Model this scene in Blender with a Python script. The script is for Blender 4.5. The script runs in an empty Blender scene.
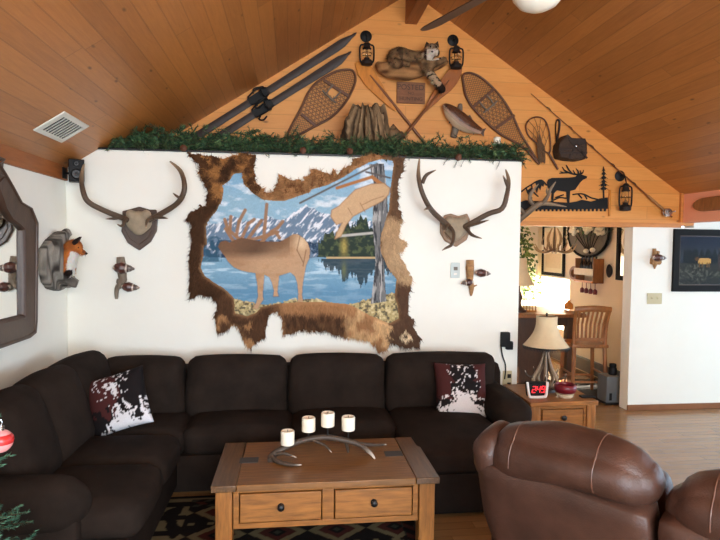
import bpy, bmesh, math, random
import numpy as np
from mathutils import Vector as V, Matrix, Quaternion
random.seed(7)
SC = bpy.context.scene
COL = SC.collection
PI = math.pi

# ------------------------------------------------------------------ camera model
F = 560.0; CAMH = 1.75
PITCH = math.atan(24.5/560); YAW = math.atan(68/560); ROLL = 0.01
def _axes():
    cy, sy = math.cos(YAW), math.sin(YAW); cp, sp = math.cos(PITCH), math.sin(PITCH)
    f = V((sy*cp, cy*cp, -sp)); r = V((cy, -sy, 0)); u = r.cross(f)
    c, s = math.cos(ROLL), math.sin(ROLL)
    return c*r+s*u, -s*r+c*u, f
RR, UU, FF = _axes()
EYE = V((0, 0, CAMH))
def ray(px, py): return FF+RR*((px-360)/F)+UU*((270-py)/F)
def at_y(px, py, y): d = ray(px, py); return EYE+d*(y/d.y)
def at_x(px, py, x): d = ray(px, py); return EYE+d*(x/d.x)
def at_z(px, py, z): d = ray(px, py); return EYE+d*((z-CAMH)/d.z)
YG = 5.58      # gable wall face
YW = 4.75      # partition wall face
XL = -1.80     # left wall face
XR = 4.15      # right header face
XA = 1.167; ZA = 4.27; SL = 0.65   # ridge and slope
def zceil(x): return ZA-SL*abs(x-XA)

# ------------------------------------------------------------------ colours / materials
def lin(c):
    c = c/255.0
    return c/12.92 if c <= .04045 else ((c+.055)/1.055)**2.4
def S(r, g, b): return (lin(r), lin(g), lin(b), 1.0)
MATS = {}
def newmat(name):
    m = bpy.data.materials.new(name); m.use_nodes = True
    nt = m.node_tree; b = nt.nodes['Principled BSDF']
    return m, nt, b
def N(nt, t, **kw):
    n = nt.nodes.new(t)
    for k, v in kw.items():
        if k in n.inputs: n.inputs[k].default_value = v
        else: setattr(n, k, v)
    return n
def mth(nt, op, a, b=None, c=None):
    n = nt.nodes.new('ShaderNodeMath'); n.operation = op
    for i, v in enumerate((a, b, c)):
        if v is None: continue
        if isinstance(v, (int, float)): n.inputs[i].default_value = v
        else: nt.links.new(v, n.inputs[i])
    return n.outputs[0]
def mix(nt, fac, a, b, typ='MIX'):
    n = nt.nodes.new('ShaderNodeMix'); n.data_type = 'RGBA'; n.blend_type = typ
    for idx, v in ((0, fac), (6, a), (7, b)):
        if isinstance(v, (int, float)): n.inputs[idx].default_value = v
        elif isinstance(v, tuple): n.inputs[idx].default_value = v
        else: nt.links.new(v, n.inputs[idx])
    return n.outputs[2]
def mat(name, c, rough=.6, var=.12, scale=12, bump=0.0, bscale=60, metal=0, sheen=0, spec=.5, c2=None, stretch=(1, 1, 1), coat=0):
    m, nt, b = newmat(name)
    tc = N(nt, 'ShaderNodeTexCoord'); mp = N(nt, 'ShaderNodeMapping'); mp.inputs['Scale'].default_value = stretch
    nt.links.new(tc.outputs['Object'], mp.inputs['Vector'])
    nz = N(nt, 'ShaderNodeTexNoise', Scale=scale, Detail=5.0, Roughness=.6); nt.links.new(mp.outputs[0], nz.inputs['Vector'])
    lo = tuple(x*(1-var) for x in c[:3])+(1,); hi = tuple(min(1, x*(1+var)) for x in c[:3])+(1,)
    if c2: lo, hi = c, c2
    rp = N(nt, 'ShaderNodeMapRange'); rp.inputs[1].default_value = .3; rp.inputs[2].default_value = .7
    nt.links.new(nz.outputs['Fac'], rp.inputs[0])
    nt.links.new(mix(nt, rp.outputs[0], lo, hi), b.inputs['Base Color'])
    b.inputs['Roughness'].default_value = rough; b.inputs['Metallic'].default_value = metal
    b.inputs['Specular IOR Level'].default_value = spec
    if sheen: b.inputs['Sheen Weight'].default_value = sheen; b.inputs['Sheen Roughness'].default_value = .5
    if coat: b.inputs['Coat Weight'].default_value = coat; b.inputs['Coat Roughness'].default_value = .25
    if bump:
        n2 = N(nt, 'ShaderNodeTexNoise', Scale=bscale, Detail=4.0); nt.links.new(mp.outputs[0], n2.inputs['Vector'])
        bp = N(nt, 'ShaderNodeBump', Strength=bump, Distance=.01); nt.links.new(n2.outputs['Fac'], bp.inputs['Height'])
        nt.links.new(bp.outputs[0], b.inputs['Normal'])
    MATS[name] = m; return m
def emis(name, c, st):
    m, nt, b = newmat(name)
    b.inputs['Base Color'].default_value = c; b.inputs['Emission Color'].default_value = c
    b.inputs['Emission Strength'].default_value = st; MATS[name] = m; return m
def vcmat(name, rough=.75, bump=.3, bscale=120, spec=.3, stretch=(1, 1, 1), sheen=0):
    m, nt, b = newmat(name)
    a = N(nt, 'ShaderNodeAttribute', attribute_name='Col')
    tc = N(nt, 'ShaderNodeTexCoord'); mp = N(nt, 'ShaderNodeMapping'); mp.inputs['Scale'].default_value = stretch
    nt.links.new(tc.outputs['Object'], mp.inputs['Vector'])
    nz = N(nt, 'ShaderNodeTexNoise', Scale=bscale, Detail=4.0); nt.links.new(mp.outputs[0], nz.inputs['Vector'])
    f = mth(nt, 'ADD', mth(nt, 'MULTIPLY', nz.outputs['Fac'], .5), .75)
    cc = N(nt, 'ShaderNodeCombineColor'); [nt.links.new(f, cc.inputs[i]) for i in range(3)]
    nt.links.new(mix(nt, 1.0, a.outputs['Color'], cc.outputs[0], 'MULTIPLY'), b.inputs['Base Color'])
    b.inputs['Roughness'].default_value = rough; b.inputs['Specular IOR Level'].default_value = spec
    if sheen: b.inputs['Sheen Weight'].default_value = sheen
    bp = N(nt, 'ShaderNodeBump', Strength=bump, Distance=.01); nt.links.new(nz.outputs['Fac'], bp.inputs['Height'])
    nt.links.new(bp.outputs[0], b.inputs['Normal'])
    MATS[name] = m; return m
def plank(name, c, c2, width, across, along, length=2.4, rough=.45, knots=True, groove=.55, cknot=None, gw=.03, coat=0, cmul=1.0):
    """board pattern: across / along are 'X','Y','Z' of the world position; cmul stretches the across axis on a slope"""
    m, nt, b = newmat(name)
    g = N(nt, 'ShaderNodeNewGeometry'); sx = N(nt, 'ShaderNodeSeparateXYZ'); nt.links.new(g.outputs['Position'], sx.inputs[0])
    u = mth(nt, 'DIVIDE', mth(nt, 'ADD', mth(nt, 'MULTIPLY', sx.outputs[across], cmul), 50.0), width)
    idx = mth(nt, 'FLOOR', u); fr = mth(nt, 'FRACT', u)
    w1 = N(nt, 'ShaderNodeTexWhiteNoise', noise_dimensions='1D'); nt.links.new(idx, w1.inputs['W'])
    al = mth(nt, 'ADD', sx.outputs[along], mth(nt, 'MULTIPLY', w1.outputs['Value'], 9.0))
    v = mth(nt, 'DIVIDE', mth(nt, 'ADD', al, 50.0), length)
    vi = mth(nt, 'FLOOR', v); vf = mth(nt, 'FRACT', v)
    w2 = N(nt, 'ShaderNodeTexWhiteNoise', noise_dimensions='2D')
    cb = N(nt, 'ShaderNodeCombineXYZ'); nt.links.new(idx, cb.inputs[0]); nt.links.new(vi, cb.inputs[1]); nt.links.new(cb.outputs[0], w2.inputs['Vector'])
    # grain
    gv = N(nt, 'ShaderNodeCombineXYZ')
    nt.links.new(mth(nt, 'MULTIPLY', al, 2.2), gv.inputs[0]); nt.links.new(mth(nt, 'MULTIPLY', u, 3.0), gv.inputs[1]); nt.links.new(mth(nt, 'MULTIPLY', w2.outputs['Value'], 30), gv.inputs[2])
    nz = N(nt, 'ShaderNodeTexNoise', Scale=2.0, Detail=6.0, Roughness=.62, Distortion=.6); nt.links.new(gv.outputs[0], nz.inputs['Vector'])
    rp = N(nt, 'ShaderNodeMapRange'); rp.inputs[1].default_value = .28; rp.inputs[2].default_value = .72; nt.links.new(nz.outputs['Fac'], rp.inputs[0])
    f = mth(nt, 'ADD', mth(nt, 'MULTIPLY', rp.outputs[0], .5), mth(nt, 'MULTIPLY', w2.outputs['Value'], .5))
    col = mix(nt, f, c, c2)
    if knots:
        kv = N(nt, 'ShaderNodeCombineXYZ')
        nt.links.new(mth(nt, 'MULTIPLY', al, 3.4), kv.inputs[0]); nt.links.new(mth(nt, 'MULTIPLY', u, .95), kv.inputs[1]); nt.links.new(mth(nt, 'MULTIPLY', idx, .37), kv.inputs[2])
        vo = N(nt, 'ShaderNodeTexVoronoi', Scale=1.0); nt.links.new(kv.outputs[0], vo.inputs['Vector'])
        kr = N(nt, 'ShaderNodeMapRange'); kr.inputs[1].default_value = .11; kr.inputs[2].default_value = .03; nt.links.new(vo.outputs['Distance'], kr.inputs[0])
        col = mix(nt, mth(nt, 'MULTIPLY', kr.outputs[0], .8), col, cknot or tuple(x*.22 for x in c[:3])+(1,))
    e = mth(nt, 'MINIMUM', fr, mth(nt, 'SUBTRACT', 1.0, fr))
    gl = mth(nt, 'LESS_THAN', e, gw)
    ej = mth(nt, 'LESS_THAN', mth(nt, 'MINIMUM', vf, mth(nt, 'SUBTRACT', 1.0, vf)), .0012)
    gg = mth(nt, 'MAXIMUM', gl, ej)
    col = mix(nt, mth(nt, 'MULTIPLY', gg, groove), col, tuple(x*.25 for x in c[:3])+(1,))
    nt.links.new(col, b.inputs['Base Color'])
    b.inputs['Roughness'].default_value = rough
    if coat: b.inputs['Coat Weight'].default_value = coat; b.inputs['Coat Roughness'].default_value = .2
    bp = N(nt, 'ShaderNodeBump', Strength=.35, Distance=.004)
    nt.links.new(mth(nt, 'SUBTRACT', mth(nt, 'MULTIPLY', nz.outputs['Fac'], .2), gg), bp.inputs['Height'])
    nt.links.new(bp.outputs[0], b.inputs['Normal'])
    MATS[name] = m; return m

# ------------------------------------------------------------------ mesh builder
class MB:
    def __init__(s, col=None):
        s.bm = bmesh.new(); s.L = None
        s.c = None
        if col is not None: s.color(col)
    def color(s, c):
        if s.L is None: s.L = s.bm.verts.layers.float_color.new('Col')
        s.c = c; return s
    def v(s, p, c=None):
        x = s.bm.verts.new(p)
        if s.L is not None: x[s.L] = c or s.c
        return x
    def f(s, vs):
        try: return s.bm.faces.new(vs)
        except ValueError: return None
    def box(s, a, b, rot=None, about=None):
        x0, y0, z0 = a; x1, y1, z1 = b
        P = [V((x, y, z)) for z in (z0, z1) for y in (y0, y1) for x in (x0, x1)]
        if rot is not None:
            o = V(about) if about is not None else (V(a)+V(b))/2
            P = [o+rot @ (p-o) for p in P]
        q = [s.v(p) for p in P]
        for i in ((0, 2, 3, 1), (4, 5, 7, 6), (0, 1, 5, 4), (2, 6, 7, 3), (0, 4, 6, 2), (1, 3, 7, 5)): s.f([q[k] for k in i])
        return s
    def bar(s, p, q, w, h, up=(0, 0, 1)):
        p = V(p); q = V(q); d = (q-p).normalized(); u = V(up); a = d.cross(u)
        if a.length < 1e-4: a = d.cross(V((1, 0, 0)))
        a.normalize(); u = a.cross(d)
        Q = [s.v(e+a*(i*w/2)+u*(j*h/2)) for e in (p, q) for i, j in ((-1, -1), (1, -1), (1, 1), (-1, 1))]
        s.f([Q[0], Q[1], Q[2], Q[3]][::-1]); s.f(Q[4:8])
        for k in range(4): s.f([Q[k], Q[(k+1) % 4], Q[4+(k+1) % 4], Q[4+k]])
        return s
    def tube(s, pts, rad, n=8, smooth=True, colf=None, flat=1.0, flatdir=None):
        pts = [V(p) for p in pts]
        if not isinstance(rad, (list, tuple)): rad = [rad]*len(pts)
        if smooth and len(pts) > 2:
            P2 = []; R2 = []
            for i in range(len(pts)-1):
                a = pts[max(0, i-1)]; b = pts[i]; c = pts[i+1]; d = pts[min(len(pts)-1, i+2)]
                for k in range(4):
                    t = k/4
                    P2.append(.5*((2*b)+(c-a)*t+(2*a-5*b+4*c-d)*t*t+(3*b-a-3*c+d)*t**3)); R2.append(rad[i]*(1-t)+rad[i+1]*t)
            P2.append(pts[-1]); R2.append(rad[-1]); pts, rad = P2, R2
        nrm = None; rings = []
        for i, p in enumerate(pts):
            d = (pts[min(i+1, len(pts)-1)]-pts[max(0, i-1)])
            if d.length < 1e-9: d = V((0, 0, 1))
            d.normalize()
            if nrm is None:
                nrm = d.orthogonal().normalized()
                if flatdir is not None:
                    fd = V(flatdir); fd = fd-d*fd.dot(d)
                    if fd.length > 1e-5: nrm = fd.normalized()
            else:
                nrm = nrm-d*nrm.dot(d); nrm = nrm.normalized() if nrm.length > 1e-6 else d.orthogonal().normalized()
            bn = d.cross(nrm); c = colf(i/(len(pts)-1)) if colf else None
            rings.append([s.v(p+(nrm*math.cos(a)*flat+bn*math.sin(a))*rad[i], c) for a in (2*PI*k/n for k in range(n))])
        for a, b in zip(rings, rings[1:]):
            for k in range(n): s.f([a[k], a[(k+1) % n], b[(k+1) % n], b[k]])
        s.f(rings[0][::-1]); s.f(rings[-1]); return s
    def ell(s, c, r, rot=None, u=14, w=9):
        c = V(c); r = V(r) if not isinstance(r, (int, float)) else V((r, r, r))
        def P(x, y, z):
            p = V((x*r.x, y*r.y, z*r.z)); return c+(rot @ p if rot is not None else p)
        top = s.v(P(0, 0, 1)); bot = s.v(P(0, 0, -1)); R = []
        for j in range(1, w):
            t = PI*j/w; R.append([s.v(P(math.sin(t)*math.cos(2*PI*k/u), math.sin(t)*math.sin(2*PI*k/u), math.cos(t))) for k in range(u)])
        for k in range(u):
            s.f([top, R[0][k], R[0][(k+1) % u]]); s.f([bot, R[-1][(k+1) % u], R[-1][k]])
        for a, b in zip(R, R[1:]):
            for k in range(u): s.f([a[k], b[k], b[(k+1) % u], a[(k+1) % u]])
        return s
    def lathe(s, prof, o, n=20, rot=None, cap=True):
        o = V(o); R = []
        for r, z in prof:
            ring = []
            for k in range(n):
                p = V((r*math.cos(2*PI*k/n), r*math.sin(2*PI*k/n), z)); ring.append(s.v(o+(rot @ p if rot is not None else p)))
            R.append(ring)
        for a, b in zip(R, R[1:]):
            for k in range(n): s.f([a[k], a[(k+1) % n], b[(k+1) % n], b[k]])
        if cap: s.f(R[0][::-1]); s.f(R[-1])
        return s
    def prism(s, poly, d):
        d = V(d); A = [s.v(V(p)) for p in poly]; B = [s.v(V(p)+d) for p in poly]
        s.f(A); s.f(B[::-1]); n = len(A)
        for k in range(n): s.f([A[k], B[k], B[(k+1) % n], A[(k+1) % n]])
        return s
    def ring(s, outer, inner, d):
        d = V(d); n = len(outer)
        o = [s.v(V(p)) for p in outer]; i = [s.v(V(p)) for p in inner]
        O = [s.v(V(p)+d) for p in outer]; I = [s.v(V(p)+d) for p in inner]
        for k in range(n):
            j = (k+1) % n
            s.f([o[k], o[j], i[j], i[k]]); s.f([O[k], I[k], I[j], O[j]]); s.f([o[k], O[k], O[j], o[j]]); s.f([i[k], i[j], I[j], I[k]])
        return s
    def rbox(s, c, size, r=.05, n=8, rot=None, bulge=(0, 0, 0), fn=None):
        """soft block: rounded box with cushions' bulge per axis; fn(p,local unit coords) may displace"""
        c = V(c); h = V(size)/2; idx = {}
        def mk(i, j, k):
            if (i, j, k) in idx: return idx[(i, j, k)]
            q = V((2*i/n-1, 2*j/n-1, 2*k/n-1))
            p = V((q.x*h.x, q.y*h.y, q.z*h.z))
            rr = min(r, h.x, h.y, h.z)
            inn = V([max(-h[a]+rr, min(h[a]-rr, p[a])) for a in range(3)])
            d = p-inn
            if d.length > 1e-9:
                # stretch cube-distance to sphere
                m = max(abs(d.x), abs(d.y), abs(d.z)); d = d.normalized()*m
            p = inn+d
            bx = (1-q.y**2)*(1-q.z**2)*bulge[0]*q.x; by = (1-q.x**2)*(1-q.z**2)*bulge[1]*q.y; bz = (1-q.x**2)*(1-q.y**2)*bulge[2]*q.z
            p += V((bx, by, bz))
            if fn: p = fn(p, q)
            p = (rot @ p if rot is not None else p)+c
            idx[(i, j, k)] = s.v(p); return idx[(i, j, k)]
        for a in range(3):
            for side in (0, n):
                for i in range(n):
                    for j in range(n):
                        def K(x, y):
                            t = [0, 0, 0]; t[a] = side; t[(a+1) % 3] = x; t[(a+2) % 3] = y; return mk(*t)
                        q = [K(i, j), K(i+1, j), K(i+1, j+1), K(i, j+1)]
                        s.f(q if side else q[::-1])
        return s
    def blade(s, p, d, w, side, c=None):
        a = s.v(p-side*w/2, c); b = s.v(p+side*w/2, c); t = s.v(p+d, c); s.f([a, b, t])

WM = {}    # world matrices of the empties
def obj(name, mb, m, parent=None, bevel=0, sub=0, ang=40, seg=2, smooth=True):
    bm = mb.bm
    if parent is not None:
        inv = WM[parent.name].inverted(); bmesh.ops.transform(bm, matrix=inv, verts=bm.verts)
    bmesh.ops.recalc_face_normals(bm, faces=bm.faces)
    me = bpy.data.meshes.new(name); bm.to_mesh(me); bm.free()
    ms = m if isinstance(m, (list, tuple)) else [m]
    for x in ms: me.materials.append(MATS[x] if isinstance(x, str) else x)
    o = bpy.data.objects.new(name, me); COL.objects.link(o)
    WM[o.name] = Matrix.Identity(4)
    if parent is not None: o.parent = parent; WM[o.name] = WM[parent.name].copy()
    if smooth:
        for p in me.polygons: p.use_smooth = True
        me.set_sharp_from_angle(angle=math.radians(ang))
    if bevel:
        b = o.modifiers.new('b', 'BEVEL'); b.width = bevel; b.segments = seg; b.limit_method = 'ANGLE'
    if sub:
        b = o.modifiers.new('s', 'SUBSURF'); b.levels = sub; b.render_levels = sub
    return o
def tag(o, label, cat, group=None):
    o['label'] = label; o['category'] = cat
    if group: o['group'] = group
    return o
def thing(name, label, cat, loc=(0, 0, 0), rz=0, group=None):
    o = bpy.data.objects.new(name, None); COL.objects.link(o); o.empty_display_size = .1
    o.location = loc; o.rotation_euler = (0, 0, rz)
    WM[o.name] = Matrix.Translation(loc) @ Matrix.Rotation(rz, 4, 'Z')
    return tag(o, label, cat, group)
def struct(name, mb, m, **k):
    o = obj(name, mb, m, **k); o['kind'] = 'structure'; return o
def kids(o): return [c for c in COL.objects if c.parent == o]
def dup(o, loc, rz=0, label=None, parent=None):
    c = o.copy(); COL.objects.link(c)
    if parent is not None: c.parent = parent
    else:
        c.location = loc; c.rotation_euler = (0, 0, rz)
        if label: c['label'] = label
    for k in kids(o):
        if k is not c: dup(k, None, parent=c)
    return c
def blob(items, vox=.008, smooth=6):
    """union of tubes and ellipsoids fused into one continuous skin; returns a bmesh builder"""
    t = MB()
    for it in items:
        if it[0] == 't': t.tube(it[1], it[2], n=10)
        elif it[0] == 'e': t.ell(it[1], it[2], it[3] if len(it) > 3 else None)
        elif it[0] == 'p': t.prism(it[1], it[2])
    bmesh.ops.recalc_face_normals(t.bm, faces=t.bm.faces)
    me = bpy.data.meshes.new('tmp'); t.bm.to_mesh(me); t.bm.free()
    o = bpy.data.objects.new('tmp', me); COL.objects.link(o)
    r = o.modifiers.new('r', 'REMESH'); r.mode = 'VOXEL'; r.voxel_size = vox
    sm = o.modifiers.new('s', 'SMOOTH'); sm.iterations = smooth; sm.factor = .5
    dg = bpy.context.evaluated_depsgraph_get(); dg.update()
    e = bpy.data.meshes.new_from_object(o.evaluated_get(dg))
    bpy.data.objects.remove(o); bpy.data.meshes.remove(me)
    out = MB(); out.bm.from_mesh(e); bpy.data.meshes.remove(e)
    return out
def paint(mb, fn):
    L = mb.bm.verts.layers.float_color.get('Col') or mb.bm.verts.layers.float_color.new('Col')
    mb.L = L
    for v in mb.bm.verts: v[L] = fn(v.co)
    return mb
def pix(p):
    v = p-EYE; dz = v.dot(FF); return 360+F*v.dot(RR)/dz, 270-F*v.dot(UU)/dz
def inp(x, y, poly):
    r = False; n = len(poly)
    for i in range(n):
        (x0, y0), (x1, y1) = poly[i], poly[(i+1) % n]
        if (y0 > y) != (y1 > y) and x < (x1-x0)*(y-y0)/(y1-y0)+x0: r = not r
    return r
def lerp(a, b, t): t = max(0, min(1, t)); return tuple(a[i]*(1-t)+b[i]*t for i in range(4))
from mathutils import noise as MN
def nz(p, s=1.0): return MN.noise(V(p)*s)
def fur(mb, n, length, width, colf, dirf, faces=None, jit=.5):
    """adds n tapering hairs grown from random points of the builder's faces"""
    bm = mb.bm; bm.faces.ensure_lookup_table(); L = mb.L
    fs = [f for f in bm.faces if (faces is None or faces(f))]
    ar = np.cumsum([f.calc_area() for f in fs]); bm.normal_update()
    P = []
    for r in np.random.RandomState(3).rand(n)*ar[-1]:
        f = fs[int(np.searchsorted(ar, r))]; vs = [v.co for v in f.verts]
        w = [random.random() for _ in vs]; t = sum(w); p = sum((vs[i]*(w[i]/t) for i in range(len(vs))), V())
        P.append((p.copy(), f.normal.copy()))
    for p, nn in P:
        d = V(dirf(p, nn))+V((random.gauss(0, jit), random.gauss(0, jit), random.gauss(0, jit)))*.5
        d = d.normalized()*length*random.uniform(.6, 1.3); sd = d.cross(nn)
        if sd.length < 1e-6: sd = d.orthogonal()
        mb.blade(p, d, width, sd.normalized(), colf(p))

# ------------------------------------------------------------------ materials
mat('plaster_white', S(238, 237, 226), .85, .015, 3, .08, 90)
mat('plaster_cream', S(240, 228, 205), .85, .02, 3, .08, 90)
mat('terracotta_paint', S(236, 160, 124), .8, .03, 4, .08, 90)
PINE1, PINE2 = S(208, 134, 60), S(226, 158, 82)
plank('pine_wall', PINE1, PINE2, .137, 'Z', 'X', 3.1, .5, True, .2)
CE1, CE2 = S(150, 92, 42), S(188, 122, 60)  # same pine as the gable, darkened in the colour for its dimmer light
plank('pine_ceiling_shaded', CE1, CE2, .097, 'X', 'Y', 3.4, .4, True, .3, gw=.035)
plank('oak_floor', S(128, 90, 52), S(164, 120, 74), .082, 'Y', 'X', 1.3, .22, False, .5, gw=.02, coat=.3)
mat('pine_trim', S(196, 126, 62), .45, .12, 6, .1, 40, stretch=(1, 6, 6))
mat('beam_wood', S(150, 88, 42), .5, .2, 5, .15, 40, stretch=(8, 1, 8))
mat('sofa_fabric', S(38, 30, 25), .9, .35, 5, .15, 220, spec=.12)
mat('sofa_base_fabric', S(37, 29, 24), .9, .25, 5, .15, 220, spec=.08)
mat('leather', S(70, 46, 36), .42, .35, 6, .25, 170, spec=.45)
mat('leather_piping', S(96, 64, 50), .4, .15, 9)
mat('table_oak', S(124, 84, 42), .38, .4, 5, .12, 50, stretch=(1, 14, 10), coat=.2)
mat('table_oak_side', S(146, 94, 42), .42, .38, 5, .12, 50, stretch=(1.5, 8, 10))
mat('table_oak_end', S(96, 68, 40), .36, .4, 5, .12, 50, stretch=(14, 1, 10), coat=.2)
mat('table_leg_oak', S(146, 94, 42), .45, .4, 5, .12, 50, stretch=(10, 10, 1.2))
mat('drawer_oak', S(148, 96, 44), .42, .38, 5, .12, 50, stretch=(1.2, 8, 10))
mat('dark_metal', S(28, 27, 27), .45, .2, 30, metal=.4)
mat('slate', S(62, 60, 58), .6, .15, 30)
mat('wax', S(244, 236, 214), .5, .03, 10)
mat('wick', S(40, 36, 30), .9)
vcmat('antler', .5, .25, 90, .4)
vcmat('pelt', .9, .3, 260, .15)
vcmat('painted', .7, .05, 160, .2)
vcmat('rug_weave', .95, .4, 300, .05)
vcmat('bark', .9, .8, 60, .15, (3, 3, .6))
vcmat('needles', .6, .1, 200, .3)
vcmat('scales', .3, .15, 200, .5)
vcmat('cowhide', .8, .15, 260, .2)
mat('shield_dark', S(70, 50, 36), .4, .2, 8, stretch=(4, 4, 1))
mat('shield_light', S(138, 108, 80), .5, .2, 8, stretch=(4, 4, 1))
mat('bone', S(150, 134, 110), .7, .15, 25, .2, 60)
mat('frame_walnut', S(72, 52, 40), .4, .25, 8, .1, 40, stretch=(3, 3, 1))
mat('black_plastic', S(10, 10, 11), .6, .1, 20, spec=.25)
mat('white_plastic', S(232, 230, 224), .4, .02, 8)
mat('grey_plastic', S(188, 198, 194), .4, .02, 8)
mat('beige_plastic', S(196, 184, 146), .45, .02, 8)
mat('vent_white', S(222, 218, 206), .5, .03, 8)
mat('vent_dark', S(50, 48, 46), .8)
mat('ski_wood', S(48, 34, 26), .6, .25, 8, stretch=(3, 3, 3))
mat('ash_wood', S(92, 52, 24), .5, .2, 12)
mat('rawhide', S(136, 92, 50), .6, .2, 30)
mat('paddle_wood', S(196, 122, 44), .3, .18, 6, stretch=(6, 6, 2))
mat('paddle_dark', S(150, 84, 32), .3, .2, 6, stretch=(6, 6, 2))
mat('shaft_wood', S(118, 66, 28), .4, .2, 10)
mat('iron_black', S(14, 13, 13), .6, .25, 20, spec=.3)
mat('rust_iron', S(34, 26, 22), .65, .3, 20, spec=.3)
mat('sign_wood', S(132, 88, 60), .8, .2, 8, .3, 40, stretch=(1, 5, 5))
mat('sign_ink', S(84, 62, 48), .85, .1, 20)
mat('driftwood', S(164, 122, 78), .8, .3, 8, .5, 30, stretch=(2, 6, 8))
mat('grey_driftwood', S(122, 108, 92), .85, .3, 8, .6, 30, stretch=(5, 5, 1))
mat('net_cord', S(98, 70, 42), .8, .2, 40)
mat('creel_wicker', S(58, 40, 26), .7, .35, 60, .9, 90)
mat('creel_leather', S(38, 24, 16), .5, .2, 20)
mat('rod_cork', S(150, 104, 60), .7, .2, 30)
mat('chrome', S(190, 190, 190), .2, .05, 10, metal=1)
mat('linen', S(212, 190, 152), .85, .05, 20, .15, 300)
mat('maroon', S(110, 22, 34), .35, .15, 20)
mat('ivory', S(226, 208, 176), .4, .05, 20)
mat('stool_oak', S(140, 88, 46), .4, .25, 6, stretch=(6, 6, 1.5))
mat('dark_oak', S(70, 44, 26), .45, .25, 6, stretch=(6, 6, 1.5))
mat('grey_paint', S(92, 96, 98), .5, .06, 8)
mat('art_black', S(14, 13, 13), .7, .1, 12, spec=.2)
mat('grey_felt', S(116, 108, 98), .8, .15, 20, .2, 120)
mat('flower_white', S(232, 224, 200), .7, .06, 20)
mat('fan_blade', S(70, 44, 28), .4, .2, 8, stretch=(2, 8, 8))
mat('fan_motor', S(84, 62, 44), .35, .1, 8, metal=.7)
mat('opal_glass', S(240, 234, 216), .3, .02, 8)
mat('red_glaze', S(176, 44, 44), .2, .15, 12)
mat('pink_glaze', S(222, 150, 150), .25, .1, 12)
mat('pinecone', S(92, 52, 30), .7, .3, 40)
mat('paper_mat', S(236, 226, 200), .8, .03, 10)
mat('bottle_glass', S(30, 22, 20), .12, .1, 10)
mat('window_white', S(236, 234, 228), .5, .02, 8)
mat('mat_dark', S(40, 34, 30), .95, .3, 60, .4, 300)
emis('led_red', (1, .02, .03, 1), 2.0)
mat('baseboard_wood', S(128, 80, 46), .45, .15, 6)
def mk_mirror():
    m, nt, b = newmat('mirror_glass'); b.inputs['Base Color'].default_value = (.86, .86, .83, 1); b.inputs['Metallic'].default_value = 1; b.inputs['Roughness'].default_value = .02
    MATS['mirror_glass'] = m
    m, nt, b = newmat('clear_glass'); b.inputs['Base Color'].default_value = (.95, .97, .96, 1); b.inputs['Roughness'].default_value = .03
    b.inputs['Transmission Weight'].default_value = 1; b.inputs['IOR'].default_value = 1.1
    MATS['clear_glass'] = m
mk_mirror()

# ================================================================== SETTING
struct('floor', MB().box((-2.1, -2.6, -.12), (8.4, 9.2, 0)), 'oak_floor')
m = MB()
for xe in (-1.95, 4.3):
    m.prism([(xe, -2.6, zceil(xe)), (XA, -2.6, ZA), (XA, -2.6, ZA+.16), (xe, -2.6, zceil(xe)+.16)], (0, 8.4, 0))
struct('ceiling', m, 'pine_ceiling_shaded')
struct('ridge_beam', MB().box((1.105, -2.4, 3.955), (1.225, YG, ZA)), 'beam_wood', bevel=.006)
struct('wall_left', MB().box((-1.95, -2.6, 0), (XL, 5.73, zceil(-1.95)+.02)), 'plaster_white')
xb = XA-(ZA-2.5)/SL
struct('wall_back', MB().prism([(XL, YW, 0), (2.0, YW, 0), (2.0, YW, 2.5), (xb, YW, 2.5), (XL, YW, zceil(XL))], (0, .83, 0)), 'plaster_white', bevel=.006)
struct('trim_1', MB().box((xb+.01, YW-.02, 2.5), (2.015, YG-.005, 2.512)), 'dark_metal')
struct('wall_gable', MB().prism([(-1.95, YG, 2.0), (4.3, YG, 2.0), (4.3, YG, zceil(4.3)+.02), (XA, YG, ZA+.02), (-1.95, YG, zceil(-1.95)+.02)], (0, .15, 0)), 'pine_wall')
struct('trim_2', MB().box((2.003, YG-.012, 1.975), (XR, YG+.162, 2.02)), 'pine_trim', bevel=.003)
struct('trim_3', MB().prism([(XL, -2.4, zceil(XL)-.1), (XL+.022, -2.4, zceil(XL)-.1), (XL+.022, -2.4, zceil(XL)+.012), (XL, -2.4, zceil(XL))], (0, 7.14, 0)), 'beam_wood')
struct('trim_4', MB().box((XR-.03, YG-.03, 2.03), (XR, YG, zceil(XR-.03)-.005)), 'pine_trim')
m = MB().box((3.6, YG, 0), (8.2, YG+.15, 1.975)).box((XR+.15, YG, 1.975), (8.2, YG+.15, 2.45))
struct('wall_passage', m, 'plaster_white')
struct('baseboard_passage', MB().box((3.59, YG-.016, 0), (8.2, YG, .062)), 'baseboard_wood', bevel=.004)
struct('wall_right', MB().box((XR, .6, 2.03), (XR+.15, YG, zceil(XR)+.05)), 'terracotta_paint')
struct('wall_right_near', MB().box((XR, -2.6, 0), (XR+.15, .6, zceil(XR)+.05)), 'plaster_white')
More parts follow.
